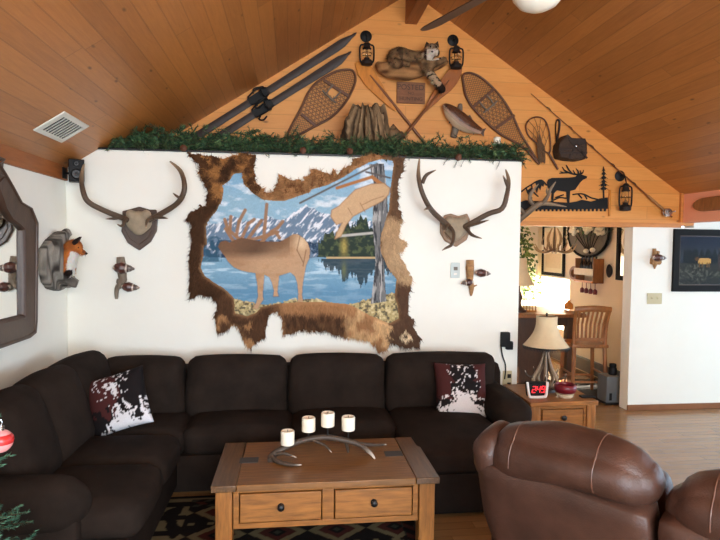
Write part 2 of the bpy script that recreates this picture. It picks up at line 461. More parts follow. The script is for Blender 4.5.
# side room
struct('ceiling_side', MB().box((XR+.15, .45, 2.45), (8.4, YG+.15, 2.6)), 'plaster_white')
m = MB(); wy0, wy1, wz0, wz1 = 1.4, 4.9, .5, 2.15
for a, b in (((.45, 0), (5.73, wz0)), ((.45, wz1), (5.73, 2.5)), ((.45, wz0), (wy0, wz1)), ((wy1, wz0), (5.73, wz1))):
    m.box((8.2, a[0], a[1]), (8.35, b[0], b[1]))
struct('wall_side', m, 'plaster_white')
struct('wall_side_near', MB().box((XR+.15, .45, 0), (8.2, .6, 2.45)), 'plaster_white')
m = MB()
for y in (wy0, (wy0+wy1)/2-.03, wy1-.06): m.box((8.2, y, wz0), (8.3, y+.06, wz1))
for z in (wz0, wz1-.06): m.box((8.2, wy0, z), (8.3, wy1, z+.06))
struct('window_1', m, 'window_white')
# rear wall with its glazing behind the camera
m = MB(); RW = [(-1.1, .45, 3.5, 2.25)]
rx0, rz0, rx1, rz1 = RW[0]
m.box((-1.95, -2.6, 0), (4.3, -2.45, rz0)); m.box((-1.95, -2.6, rz0), (rx0, -2.45, rz1)); m.box((rx1, -2.6, rz0), (4.3, -2.45, rz1))
m.box((-1.95, -2.6, rz1), (4.3, -2.45, 2.5))
m.prism([(-1.95, -2.6, 2.5), (-.45, -2.6, 2.5), (-.45, -2.6, zceil(-.45)+.02), (-1.95, -2.6, zceil(-1.95)+.02)], (0, .15, 0))
m.prism([(4.3, -2.6, 2.5), (2.8, -2.6, 2.5), (2.8, -2.6, zceil(2.8)+.02), (4.3, -2.6, zceil(4.3)+.02)], (0, .15, 0))
m.prism([(-.45, -2.6, zceil(-.45)), (2.8, -2.6, zceil(2.8)), (XA, -2.6, ZA+.02)], (0, .15, 0))
struct('wall_rear', m, 'plaster_white')
m = MB()
for x in (rx0, .4, 1.9, rx1-.07): m.box((x, -2.6, rz0), (x+.07, -2.5, rz1))
for z in (rz0, rz1-.07): m.box((rx0, -2.6, z), (rx1, -2.5, z+.07))
struct('window_2', m, 'window_white')
# dining room
struct('wall_dining_right', MB().box((4.1, 5.73, 0), (4.25, 9.15, 2.5)), 'plaster_cream')
m = MB(); fx0, fx1, fz0, fz1 = 2.75, 3.62, .95, 1.74
for a, b in (((.65, 0), (4.1, fz0)), ((.65, fz1), (4.1, 2.5)), ((.65, fz0), (fx0, fz1)), ((fx1, fz0), (4.1, fz1))):
    m.box((a[0], 9.0, a[1]), (b[0], 9.15, b[1]))
struct('wall_dining_far', m, 'plaster_cream')
m = MB()
for x in (fx0, (fx0+fx1)/2-.02, fx1-.05): m.box((x, 8.99, fz0), (x+.05, 9.06, fz1))
for z in (fz0, fz1-.05): m.box((fx0, 8.99, z), (fx1, 9.06, z+.05))
m.box((fx0-.08, 8.97, fz1), (fx1+.08, 9.0, fz1+.1)); m.box((fx0-.08, 8.97, fz0-.08), (fx1+.08, 9.0, fz0)); m.box((fx1, 8.97, fz0), (fx1+.08, 9.0, fz1))
w3 = struct('window_3', m, 'pine_trim')
obj('pane', MB().box((fx0, 9.08, fz0), (fx1, 9.085, fz1)), 'clear_glass', w3)
m = MB()
HOLES = [(7.4, 1.2, 8.85, 2.05), (5.95, .34, 6.6, .74)]  # second opening added low and unseen, sized to drop sun on the floor
ys = sorted({5.73, 9.15, *[h[0] for h in HOLES], *[h[2] for h in HOLES]}); zs = sorted({0, 2.5, *[h[1] for h in HOLES], *[h[3] for h in HOLES]})
for i in range(len(ys)-1):
    for k in range(len(zs)-1):
        cy, cz = (ys[i]+ys[i+1])/2, (zs[k]+zs[k+1])/2
        if any(h[0] < cy < h[2] and h[1] < cz < h[3] for h in HOLES): continue
        m.box((.65, ys[i], zs[k]), (.8, ys[i+1], zs[k+1]))
struct('wall_dining_left', m, 'plaster_cream', smooth=False)
m = MB()
for h in HOLES:
    for y in (h[0], (h[0]+h[2])/2-.02, h[2]-.04): m.box((.7, y, h[1]), (.76, y+.04, h[3]))
    for z in (h[1], h[3]-.04): m.box((.7, h[0], z), (.76, h[2], z+.04))
struct('window_and_sun_slot', m, 'pine_trim')
struct('ceiling_dining', MB().box((.65, 5.73, 2.45), (4.25, 9.15, 2.6)), 'plaster_cream')
m = MB().box((.65, 5.70, 0), (2.0, 5.735, 2.45)).box((3.6, 5.73, 0), (4.1, 5.735, 2.0))
struct('wall_dining_near', m, 'plaster_cream')
m = MB().box((4.045, 5.8, .03), (4.1, 8.9, .2)); m.box((4.035, 5.8, .185), (4.1, 8.9, .205))
o = obj('baseboard_heater', m, 'grey_paint', bevel=.004); tag(o, 'long low baseboard heater along the cream dining room wall behind the stool', 'heater')

# ================================================================== LIGHT
W = bpy.data.worlds.new('World'); SC.world = W; W.use_nodes = True
bg = W.node_tree.nodes['Background']; bg.inputs[0].default_value = (.75, .87, 1, 1); bg.inputs[1].default_value = 2.5
def area(name, loc, rot, sx, sy, e, c):
    l = bpy.data.lights.new(name, 'AREA'); l.shape = 'RECTANGLE'; l.size = sx; l.size_y = sy; l.energy = e; l.color = c
    o = bpy.data.objects.new(name, l); COL.objects.link(o); o.location = loc; o.rotation_euler = rot; return o
area('daylight_rear_window', (1.2, -2.43, 1.35), (PI/2, 0, 0), 4.4, 1.7, 290, (.68, .83, 1))
area('daylight_gable_window', (XA, -2.43, 2.85), (PI/2, 0, 0), 2.6, .8, 130, (1, .95, .88))
area('daylight_side_window', (8.15, 3.15, 1.35), (0, PI/2, 0), 1.6, 3.3, 150, (.5, .73, 1))
sun = bpy.data.lights.new('sun', 'SUN'); sun.energy = 80; sun.angle = .01; sun.color = (1, .93, .8)
so = bpy.data.objects.new('sun', sun); COL.objects.link(so)
so.rotation_euler = V((1, .13, -.22)).to_track_quat('-Z', 'Y').to_euler()

# ================================================================== CAMERA
cam = bpy.data.cameras.new('camera'); co = bpy.data.objects.new('camera', cam); COL.objects.link(co); SC.camera = co
cam.sensor_width = 36; cam.lens = F*36/720; cam.clip_start = .05
co.matrix_world = Matrix((( RR.x, UU.x, -FF.x, EYE.x), (RR.y, UU.y, -FF.y, EYE.y), (RR.z, UU.z, -FF.z, EYE.z), (0, 0, 0, 1)))
SC.view_settings.view_transform = 'Standard'; SC.view_settings.look = 'None'; SC.view_settings.gamma = 1; SC.view_settings.exposure = .13
try: SC.view_settings.use_curve_mapping = False
except Exception: pass
SC.cycles.max_bounces = 10; SC.cycles.diffuse_bounces = 6; SC.cycles.caustics_reflective = False

# ================================================================== SOFA
def sofa():
    t = thing('sectional_sofa', 'large dark brown L-shaped sectional sofa along the left and white walls', 'sofa', (0, 4.3, 0))
    m = MB()
    m.rbox((-1.16, 3.7, .17), (.74, 1.86, .26), .03, 6); m.rbox((.06, 4.26, .17), (1.7, .72, .26), .03, 6); m.rbox((1.13, 3.95, .17), (.70, 1.06, .26), .03, 6)
    m.box((-1.7, 2.9, .0), (-.85, 4.6, .05)).box((-1.7, 4.0, 0), (1.6, 4.6, .05)).box((.85, 3.5, 0), (1.42, 4.2, .05))
    obj('base', m, 'sofa_base_fabric', t)
    m = MB(); m.rbox((-1.66, 3.72, .42), (.22, 1.9, .74), .08, 8); m.rbox((0.02, 4.6, .41), (3.5, .22, .74), .08, 8)
    obj('back_frame', m, 'sofa_fabric', t)
    def seat(c, s, rr=.07, b=.03):
        obj('seat_cushion', MB().rbox(c, s, rr, 12, bulge=(.02, .02, b)), 'sofa_fabric', t, ang=60)
    seat((-1.15, 3.1, .365), (.80, .56, .2)); seat((-1.15, 3.64, .365), (.80, .50, .2)); seat((-1.14, 4.15, .365), (.80, .52, .2))
    seat((-.38, 4.2, .365), (.76, .56, .2)); seat((.385, 4.2, .365), (.76, .56, .2)); seat((1.125, 3.91, .37), (.72, .98, .2))
    def dent(p, q):
        return p+V((nz((p.x*3, p.y*3, p.z*3+2))*.02, nz((p.x*3+7, p.y*3, p.z*3))*.022, nz((p.x*3, p.y*3+5, p.z*3))*.012))
    tl = Matrix.Rotation(math.radians(-7), 3, 'X')
    for x0, x1 in ((-1.44, -.82), (-.81, -.035), (-.025, .74), (.75, 1.66)):
        obj('back_cushion', MB().rbox(((x0+x1)/2, 4.43, .635), (x1-x0-.005, .2, .48), .075, 14, tl, (.005, .035, .012), dent), 'sofa_fabric', t, ang=70)
    for k, (y0, y1) in enumerate(((2.93, 3.42), (3.40, 3.92), (3.88, 4.42))):
        r = Matrix.Rotation(math.radians((-19, -17, -14)[k]), 3, 'Y')@Matrix.Rotation(math.radians((4, -3, -10)[k]), 3, 'Z')
        obj('back_cushion', MB().rbox((-1.47, (y0+y1)/2, (.665, .665, .66)[k]), (.21, y1-y0+.04, .56), .085, 14, r, (.06, .01, .02), dent), 'sofa_fabric', t, ang=70)
    m = MB(); m.rbox((-1.37, 2.82, .24), (.72, .16, .40), .04, 8)
    m.rbox((-1.38, 2.82, .485), (.78, .26, .26), .13, 12, bulge=(.02, 0, .01))
    obj('arm', m, 'sofa_fabric', t, ang=60)
    m = MB(); m.rbox((1.60, 4.22, .27), (.22, .78, .46), .04, 8); m.rbox((1.61, 4.22, .52), (.29, .84, .22), .10, 12, bulge=(0, .02, .012))
    obj('arm', m, 'sofa_fabric', t, ang=60)
sofa()

# ------------------------------------------------------------------ throw pillows
def hide_colour(x, z, seed):
    """symmetric cow hide: white belly and streaks, black and red-brown flanks"""
    wx = x+nz((x*2.5+seed, z*2.5, 1))*.22; wz = z+nz((x*2.5+seed+9, z*2.5, 4))*.22
    ax = abs(wx); n = nz((ax*3+seed, wz*3, seed)); f = nz((ax*8+seed, wz*7, seed+3)); g = nz((x*19+seed, z*15, 2))
    white = S(222, 220, 222); black = S(20, 15, 16); red = S(70, 32, 30)
    lean = .5*x-.3 if seed < 5 else 0
    w = (-.3-wz)*.9+.42*(1-ax*1.5)+n*.55+f*.6+g*.35+lean
    if w > .22: return white
    if wz > .25 and f+g*.7 > .34 and ax < .6: return white
    if seed < 5:
        if wx < .05+n*.5 and wz > -.25+f*.4: return red
    elif ax > .42+n*.35 and wz > -.35+f*.3: return red
    return black
def pillow(c, s, rot, seed, label):
    m = MB((0, 0, 0, 1)); n = 52; h = s/2
    G = {}
    for side in (-1, 1):
        for i in range(n+1):
            for j in range(n+1):
                u, w = 2*i/n-1, 2*j/n-1
                e = (1-u**4)*(1-w**4); edge = i in (0, n) or j in (0, n)
                key = (i, j) if edge else (i, j, side)
                if key in G: continue
                k = 1-.07*(1-abs(u)**2)*(abs(w)**3); k2 = 1-.07*(1-abs(w)**2)*(abs(u)**3)
                p = V((u*h*k2, side*.075*math.sqrt(max(0, e)), w*h*k))
                G[key] = m.v(V(c)+rot @ p, hide_colour(u, w, seed))
        for i in range(n):
            for j in range(n):
                def K(a, b): return G[(a, b)] if (a in (0, n) or b in (0, n)) else G[(a, b, side)]
                m.f([K(i, j), K(i+1, j), K(i+1, j+1), K(i, j+1)])
    o = obj('throw_pillow', m, 'cowhide', ang=80); tag(o, label, 'pillow', 'cowhide throw pillows')
pillow((-1.185, 3.99, .655), .41, Matrix.Rotation(math.radians(-22), 3, 'X') @ Matrix.Rotation(math.radians(-4), 3, 'Z') @ Matrix.Rotation(math.radians(-16), 3, 'Y'), 2.3,
       'tilted black and white cowhide throw pillow in the sofa corner at the left')
pillow((1.31, 4.19, .635), .42, Matrix.Rotation(math.radians(-20), 3, 'X') @ Matrix.Rotation(math.radians(2), 3, 'Y'), 8.1,
       'upright black and white cowhide throw pillow at the right end of the sofa')

# ------------------------------------------------------------------ coffee table
def coffee():
    t = thing('coffee_table', 'wide oak coffee table with two drawers on the patterned rug', 'coffee table', (.2, 3.32, 0))
    x0, x1, y0, y1, zt = -.425, .825, 3.0, 3.66, .46
    obj('tabletop', MB().box((x0+.135, y0, zt-.035), (x1-.135, y1, zt)), 'table_oak', t, bevel=.004)
    for a, b in ((x0, x0+.133), (x1-.133, x1)):
        obj('end_board', MB().box((a, y0-.004, zt-.036), (b, y1+.004, zt+.001)), 'table_oak_end', t, bevel=.005)
    for x in (x0+.02, x1-.11):
        for y in (y0+.02, y1-.11):
            obj('leg', MB().box((x, y, 0), (x+.09, y+.09, zt-.037)), 'table_leg_oak', t, bevel=.006)
    m = MB(); a, b = x0+.115, x1-.115
    fy = y0+.03
    m.box((a, fy, .205), (b, fy+.02, .235)).box((a, fy, .405), (b, fy+.02, zt-.037)).box((a, fy, .235), (a+.03, fy+.02, .405)).box((b-.03, fy, .235), (b, fy+.02, .405)).box((.172, fy, .235), (.236, fy+.02, .405))
    m.box((a, y1-.06, .2), (b, y1-.03, zt-.037)).box((x0+.04, y0+.11, .2), (x0+.06, y1-.11, zt-.037)).box((x1-.06, y0+.11, .2), (x1-.04, y1-.11, zt-.037))
    m.box((a, fy+.02, .2), (b, y1-.06, .212))
    obj('apron', m, 'table_oak_side', t, bevel=.002)
    for a2, b2 in ((a+.036, .166), (.242, b-.036)):
        d = obj('drawer', MB().box((a2, fy-.006, .241), (b2, fy+.2, .399)), 'drawer_oak', t, bevel=.004)
        cx = (a2+b2)/2
        obj('knob', MB().lathe([(.006, 0), (.006, .014), (.017, .018), (.019, .026), (.012, .033), (.002, .034)], (cx, fy-.006, .325), 16, Matrix.Rotation(PI/2, 3, 'X')).lathe([(.018, 0), (.018, .003)], (cx, fy-.006, .325), 16, Matrix.Rotation(PI/2, 3, 'X')), 'dark_metal', d)
    for p in ((-.25, 3.35), (.63, 3.375)):
        obj('inlay', MB().box((p[0]-.055, p[1]-.042, zt-.002), (p[0]+.055, p[1]+.042, zt+.002)), 'slate', t)
coffee()

# antler candle holder with four candles
AH = S(72, 59, 48); AT = S(226, 214, 196)
def antl(t): return lerp(AH, AT, (t-.8)*6)
def antc(t): return lerp(S(84, 66, 50), S(168, 142, 112), max(0, (t-.75)*4))
def candle_holder():
    Y = 3.36
    t = thing('candle_holder', 'curved deer antler candle holder lying on the coffee table', 'candle holder', (.2, Y, .46))
    m = MB(AH); Z = .46
    m.tube([(-.12, Y-.06, Z+.012), (-.11, Y-.02, Z+.03), (-.03, Y, Z+.07), (.08, Y+.01, Z+.105), (.2, Y+.02, Z+.115), (.31, Y+.01, Z+.1), (.42, Y-.01, Z+.07), (.48, Y-.05, Z+.03), (.50, Y-.08, Z+.008)], [.019, .022, .018, .017, .018, .018, .016, .011, .003], 10, colf=antl)
    m.tube([(-.115, Y-.03, Z+.03), (-.08, Y-.09, Z+.018), (.0, Y-.13, Z+.012), (.06, Y-.14, Z+.012)], [.016, .014, .011, .002], 8, colf=antl)
    m.tube([(-.1, Y-.02, Z+.035), (-.04, Y-.05, Z+.05), (.03, Y-.07, Z+.03)], [.012, .01, .002], 8, colf=antl)
    m.tube([(.13, Y+.01, Z+.105), (.2, Y-.02, Z+.08), (.24, Y-.06, Z+.05)], [.011, .009, .002], 8, colf=antl)
    m.tube([(.38, Y+.0, Z+.08), (.46, Y+.05, Z+.05), (.56, Y+.09, Z+.03), (.60, Y+.1, Z+.03)], [.013, .013, .009, .002], 8, colf=antl)
    m.tube([(.33, Y+.01, Z+.09), (.345, Y+.03, Z+.04), (.35, Y+.04, Z+.01)], [.012, .01, .007], 8)
    obj('antler', m, 'antler', t, ang=70)
    for x, zb in ((-.022, .545), (.104, .618), (.221, .645), (.347, .617)):
        y = Y+(.0 if x < 0 else .015)
        zz = {-.022: .525, .104: .57, .221: .575, .347: .555}[x]
        obj('candle_cup', MB().lathe([(.004, zz), (.004, zb-.006), (.03, zb-.004), (.03, zb)], (x, y, 0), 14), 'dark_metal', t)
        c = thing('candle', '', 'candle', (x, y, zb), 0, 'candles on the antler holder')
        c['label'] = {-.022: 'lowest ivory pillar candle, leftmost on the antler candle holder', .104: 'ivory pillar candle second from the left on the antler holder', .221: 'highest ivory pillar candle at the crest of the antler holder', .347: 'rightmost ivory pillar candle on the antler candle holder'}[x]
        obj('wax', MB().lathe([(.001, .002), (.040, .002), (.041, .006), (.041, .080), (.037, .085), (.03, .081), (.001, .078)], (x, y, zb), 24), 'wax', c, ang=50)
        obj('wick', MB().tube([(x, y, zb+.077), (x+.001, y, zb+.092)], .0015, 5), 'wick', c)
candle_holder()

# ------------------------------------------------------------------ rug
def rug():
    m = MB((0, 0, 0, 1)); x0, x1, y0, y1 = -.98, .84, 1.7, 3.9; nx, ny = 182, 220
    dk = S(24, 20, 18); bg_ = S(96, 84, 60); rd = S(62, 30, 24); gr = S(48, 48, 40)
    g = []
    for j in range(ny+1):
        row = []
        for i in range(nx+1):
            x = x0+(x1-x0)*i/nx; y = y0+(y1-y0)*j/ny
            e = min(x-x0, x1-x, y-y0, y1-y)
            c = dk
            if e < .03: c = dk
            elif e < .06: c = bg_
            elif e < .16:
                q = ((x+y)*8) % 1; c = rd if abs(q-.5) < .2 else dk
                if e < .09 or e > .14: c = gr if int((x-y)*20) % 2 else dk
            else:
                u = ((x-x0)/.36) % 1-.5; w = ((y-y0)/.3) % 1-.5; d = abs(u)+abs(w)
                st = math.floor(d*12)/12
                c = dk if st > .42 else (bg_ if .30 < st <= .42 else (rd if .16 < st <= .30 else (dk if st > .07 else gr)))
                if abs(w) > .44: c = bg_ if int(x*25) % 3 == 0 else dk
            if x < -.66 and y > 3.2 and e > .06:
                c = bg_ if (nz((x*9, y*4, 1)) > -.12 and int(y*16) % 3) else dk
            row.append(m.v((x, y, .012+.001*nz((x*30, y*30, 0))), c))
        g.append(row)
    for j in range(ny):
        for i in range(nx): m.f([g[j][i], g[j][i+1], g[j+1][i+1], g[j+1][i]])
    # thickness
    for a, b, c, d in ((x0, y0, x1, y0), (x1, y0, x1, y1), (x1, y1, x0, y1), (x0, y1, x0, y0)):
        P = [m.v((a, b, .012), dk), m.v((c, d, .012), dk), m.v((c, d, 0), dk), m.v((a, b, 0), dk)]; m.f(P)
    o = obj('area_rug', m, 'rug_weave', ang=80); tag(o, 'dark southwestern patterned area rug under the coffee table', 'rug')
rug()

# ------------------------------------------------------------------ leather loveseat seen from behind
def loveseat():
    P0 = V((.80, 2.46, 0)); ang = math.atan2(-.785, .62)
    t = thing('leather_loveseat', 'brown leather reclining loveseat seen from behind at the right front', 'loveseat', P0, ang)
    M4 = WM[t.name]; R3 = M4.to_3x3()
    def Wp(u, v, z): return M4 @ V((u, v, z))
    def rb(c, s, r, n, rot=None, bulge=(0, 0, 0), fn=None, name='x', mt='leather'):
        m = MB().rbox((0, 0, 0), s, r, n, rot, bulge, fn); bmesh.ops.translate(m.bm, verts=m.bm.verts, vec=V(c)); bmesh.ops.transform(m.bm, matrix=M4, verts=m.bm.verts)
        return obj(name, m, mt, t, ang=70)
    # local: x along the back (u), y forward (v), z up
    wr = lambda k: (lambda p, q: p+V((nz((p.x*5+k, p.y*5, p.z*5))*.012, nz((p.x*5, p.y*5+k, p.z*5))*.014, nz((p.x*5, p.y*5, p.z*5+k))*.012)))
    from mathutils.bvhtree import BVHTree
    for i, (u0, u1) in enumerate(((.085, .80), (.82, 1.55))):
        c = (u0+u1)/2; w = u1-u0
        def taper(p, q, i=i):
            k = max(0, (.1-p.z)/.46)
            if i == 0 and p.x < 0: p = p+V((.15*k*(-p.x/.37), 0, 0))
            return p+V((0, nz((p.x*5, p.y*5+i, p.z*5))*.008, 0))
        rb((c, .10, .455), (w, .15, .74), .03, 12, Matrix.Rotation(math.radians(14), 3, 'X'), (0, .012, .01), taper, 'back_panel')
        def puff(p, q, i=i):
            e = abs(q.x)**4
            wv = nz((p.x*5+i*4, p.y*6, p.z*6))*.012+nz((p.x*16+i*4, p.y*5, p.z*5))*.006*(q.x > .3)
            y = p.y*(1-.18*e)+wv; z = p.z*(1-.12*e)+wv+(.028*(q.x+.35)-.035*q.x*q.x)
            return V((p.x, y, z))
        cb = MB().rbox((0, 0, 0), (w-.01, .26, .235), .115, 18, Matrix.Rotation(math.radians(8), 3, 'X'), (.01, .025, .025), puff)
        bmesh.ops.translate(cb.bm, verts=cb.bm.verts, vec=V((c+.005, .07, .874))); bmesh.ops.transform(cb.bm, matrix=M4, verts=cb.bm.verts)
        bmesh.ops.recalc_face_normals(cb.bm, faces=cb.bm.faces); tree = BVHTree.FromBMesh(cb.bm)
        hc = obj('head_cushion', cb, 'leather', t, ang=70)
        for du in (.17, .52):
            pts = []
            for k in range(17):
                a = -.35+k*(PI+.3)/16; o = Wp(u0+du, .07, .874); dr = (R3 @ V((0, -math.cos(a), math.sin(a))))
                hit = tree.ray_cast(o+dr*.6, -dr)
                if hit[0] is not None: pts.append(hit[0])
            if len(pts) > 3: obj('seam', MB().tube(pts, .003, 6, smooth=False), 'leather_piping', hc)
        rb((c, .30, .66), (w-.02, .18, .42), .08, 10, Matrix.Rotation(math.radians(14), 3, 'X'), (0, .04, .02), wr(i+5), 'lumbar_cushion')
        rb((c, .62, .40), (w-.02, .56, .2), .07, 10, None, (0, .02, .03), wr(i+9), 'seat_cushion')
    rb((.775, .52, .19), (1.5, .7, .28), .03, 6, name='base')
    for u in (-.045, 1.595):
        # wing beside the head roll, panel side and arm
        m = MB().rbox((0, 0, 0), (.15, .26, .2), .07, 10, Matrix.Rotation(math.radians(12), 3, 'X'), (.01, .01, .02)); bmesh.ops.translate(m.bm, verts=m.bm.verts, vec=V((u+(.16 if u < 0 else -.045), .08, .825))); bmesh.ops.transform(m.bm, matrix=M4, verts=m.bm.verts); obj('wing', m, 'leather', t, ang=70)
        rb((u+(.16 if u < 0 else -.02), .54, .36), (.16, .82, .5), .06, 10, None, (.01, .02, .02), wr(3), 'arm')
    for u in (.1, 1.48):
        for v_ in (.25, .8): obj('foot', MB().lathe([(.03, 0), (.035, .06)], Wp(u, v_, 0), 10), 'black_plastic', t)
loveseat()

# ------------------------------------------------------------------ end table and what stands on it
def end_table():
    t = thing('end_table', 'square oak end table with one drawer beside the sofa arm', 'end table', (2.13, 4.37, 0))
    x0, x1, y0, y1, zt = 1.835, 2.395, 4.09, 4.66, .55
    obj('tabletop', MB().box((x0, y0, zt-.035), (x1, y1, zt)), 'drawer_oak', t, bevel=.005)
    for x in (x0+.015, x1-.085):
        for y in (y0+.015, y1-.085): obj('leg', MB().box((x, y, 0), (x+.07, y+.07, zt-.036)), 'table_leg_oak', t, bevel=.005)
    m = MB(); fy = y0+.03
    m.box((x0+.085, fy, .3), (x1-.085, fy+.02, .33)).box((x0+.085, fy, .485), (x1-.085, fy+.02, zt-.036)).box((x0+.02, y0+.085, .3), (x0+.05, y1-.085, zt-.036)).box((x1-.05, y0+.085, .3), (x1-.02, y1-.085, zt-.036)).box((x0+.085, y1-.05, .3), (x1-.085, y1-.02, zt-.036))
    m.box((x0+.085, fy, .33), (x0+.105, fy+.02, .485)).box((x1-.105, fy, .33), (x1-.085, fy+.02, .485))
    obj('apron', m, 'table_oak_side', t, bevel=.002)
    obj('shelf', MB().box((x0+.03, y0+.03, .1), (x1-.03, y1-.03, .125)), 'drawer_oak', t)
    d = obj('drawer', MB().box((x0+.112, fy-.006, .335), (x1-.112, fy+.2, .48)), 'drawer_oak', t, bevel=.004)
    obj('knob', MB().lathe([(.006, 0), (.006, .014), (.02, .018), (.022, .027), (.012, .034), (.002, .035)], ((x0+x1)/2, fy-.006, .42), 16, Matrix.Rotation(PI/2, 3, 'X')), 'dark_metal', d)
end_table()

def table_lamp():
    c = at_y(546, 350, 4.42); x, y = c.x, 4.42
    t = thing('table_lamp', 'antler table lamp with beige bell shade on the end table', 'lamp', (x, y, .55))
    m = MB(AH); z0 = .55
    m.lathe([(.085, z0), (.085, z0+.018), (.07, z0+.03), (.02, z0+.034)], (x, y, 0), 18)
    for k in range(5):
        a = k*2*PI/5+.5; ca, sa = math.cos(a), math.sin(a)
        m.tube([(x+ca*.07, y+sa*.07, z0+.02), (x+ca*.1, y+sa*.1, z0+.10), (x+ca*.05, y+sa*.05, z0+.2), (x+ca*.012, y+sa*.012, z0+.33)], [.013, .016, .014, .008], 8, colf=lambda q: lerp(S(170, 150, 124), S(110, 90, 70), q))
        m.tube([(x+ca*.1, y+sa*.1, z0+.11), (x+ca*.15, y+sa*.15, z0+.13), (x+ca*.17, y+sa*.17, z0+.17)], [.011, .008, .002], 7, colf=antl)
    obj('antler_base', m, 'antler', t, ang=70)
    obj('stem', MB().tube([(x, y, z0+.2), (x, y, z0+.62)], .006, 8), 'dark_metal', t)
    sb = .928; prof = []
    for k in range(11):
        q = k/10; prof.append((.186-.10*q-.045*math.sin(q*PI)*.8, sb+.25*q))
    m = MB().lathe(prof, (x, y, 0), 40, cap=False); m.lathe([(r-.004, z) for r, z in prof], (x, y, 0), 40, cap=False)
    sh = obj('lamp_shade', m, 'linen', t, ang=80)
    m = MB().lathe([(.186, sb-.006), (.189, sb), (.186, sb+.006)], (x, y, 0), 40, cap=False)
    for k in range(90):
        a = 2*PI*k/90; m.bar((x+.187*math.cos(a), y+.187*math.sin(a), sb), (x+.187*math.cos(a), y+.187*math.sin(a), sb-.022), .004, .004)
    m2 = obj('fringe', m, 'dark_metal', sh)
    obj('finial', MB().lathe([(.004, .0), (.012, .012), (.009, .024), (.001, .03)], (x, y, sb+.25), 12).box((x-.085, y-.003, sb+.246), (x+.085, y+.003, sb+.25)), 'dark_metal', t)
table_lamp()

def clock():
    a = at_y(537.5, 402, 4.2); x = a.x; y = 4.2; z = .55
    t = thing('alarm_clock', 'white and black digital alarm clock with red digits on the end table', 'clock', (x, y, z))
    tr = []
    def P(u, w, d=0): return (x+u, y+d, z+w)
    outer = [P(-.068, .004), P(.068, .004), P(.078, .02), P(.088, .128), P(-.088, .128), P(-.078, .02)]
    obj('body', MB().prism([P(-.066, .008, .012), P(.066, .008, .012), P(.08, .122, .012), P(-.08, .122, .012)], (0, .06, 0)), 'black_plastic', t, bevel=.004)
    m = MB(); m.tube([P(-.084, .128, .01), P(-.078, .07, .005), P(-.068, .02, .0), P(-.05, .011, 0), P(.05, .011, 0), P(.068, .02, 0), P(.078, .07, .005), P(.084, .128, .01)], .0105, 10)
    obj('rim', m, 'white_plastic', t, ang=70)
    m = MB(); SEG = {'2': 'abged', '4': 'fgbc', '9': 'abcdfg'}
    def dig(ch, u0, w0, w, h, k=.0042):
        q = {'a': ((0, h), (w, h)), 'g': ((0, h/2), (w, h/2)), 'd': ((0, 0), (w, 0)), 'f': ((0, h/2), (0, h)), 'b': ((w, h/2), (w, h)), 'e': ((0, 0), (0, h/2)), 'c': ((w, 0), (w, h/2))}
        for s in SEG[ch]:
            (a0, b0), (a1, b1) = q[s]; sl = .12
            m.bar(P(u0+a0+b0*sl, w0+b0, .0105), P(u0+a1+b1*sl, w0+b1, .0105), k, .003, up=(0, 1, 0))
    dig('2', -.042, .045, .026, .048); dig('4', -.003, .045, .024, .048); dig('9', .034, .045, .024, .048)
    for w in (.057, .078): m.box(P(-.0125, w, .009), P(-.0075, w+.006, .012))
    obj('display_digits', m, 'led_red', t)
clock()
def bowl():
    a = at_y(565, 398, 4.22); x, y, z = a.x, 4.22, .55
    t = thing('candle_jar', 'squat maroon bowl with ivory foot beside the alarm clock', 'bowl', (x, y, z))
    obj('foot', MB().lathe([(.05, .0), (.058, .006), (.066, .03), (.05, .034)], (x, y, z), 26), 'ivory', t)
    obj('bowl', MB().lathe([(.05, .034), (.078, .045), (.088, .075), (.084, .1), (.074, .108), (.066, .1), (.07, .08), (.02, .06)], (x, y, z), 26), 'maroon', t, ang=60)
bowl()
def remote():
    a = at_z(588, 398, .55); m = MB().rbox((a.x+.005, a.y+.02, .559), (.12, .06, .018), .008, 6)
    o = obj('remote_control', m, 'black_plastic'); tag(o, 'flat dark remote on the right edge of the end table', 'remote')
remote()
# wall adapter, cord and outlet to the left of the lamp
def adapter():
    a = at_y(505, 341, YW); x, z = a.x, a.z
    t = thing('power_adapter', 'black box adapter on the white wall above the sofa arm', 'adapter', (x, YW, z))
    obj('body', MB().rbox((x-.01, YW-.03, z+.02), (.075, .058, .13), .008, 4).rbox((x+.03, YW-.025, z-.035), (.06, .048, .075), .008, 4), 'black_plastic', t)
    obj('cord', MB().tube([(x-.035, YW-.02, z+.06), (x-.045, YW-.025, z-.02), (x-.03, YW-.02, z-.12), (x+.005, YW-.015, z-.22), (x+.0, YW-.01, z-.34)], .006, 7), 'black_plastic', t)
    a = at_y(507, 380, YW); x, z = a.x, a.z
    t = thing('wall_outlet', 'small pale outlet plate with dark sockets low on the white wall', 'outlet', (x, YW, z))
    obj('plate', MB().rbox((x, YW-.004, z), (.085, .008, .17), .004, 4), 'beige_plastic', t)
    obj('socket', MB().box((x+.0, YW-.012, z+.02), (x+.032, YW-.006, z+.055)).box((x+.0, YW-.012, z-.055), (x+.032, YW-.006, z-.02)), 'dark_metal', t)
adapter()

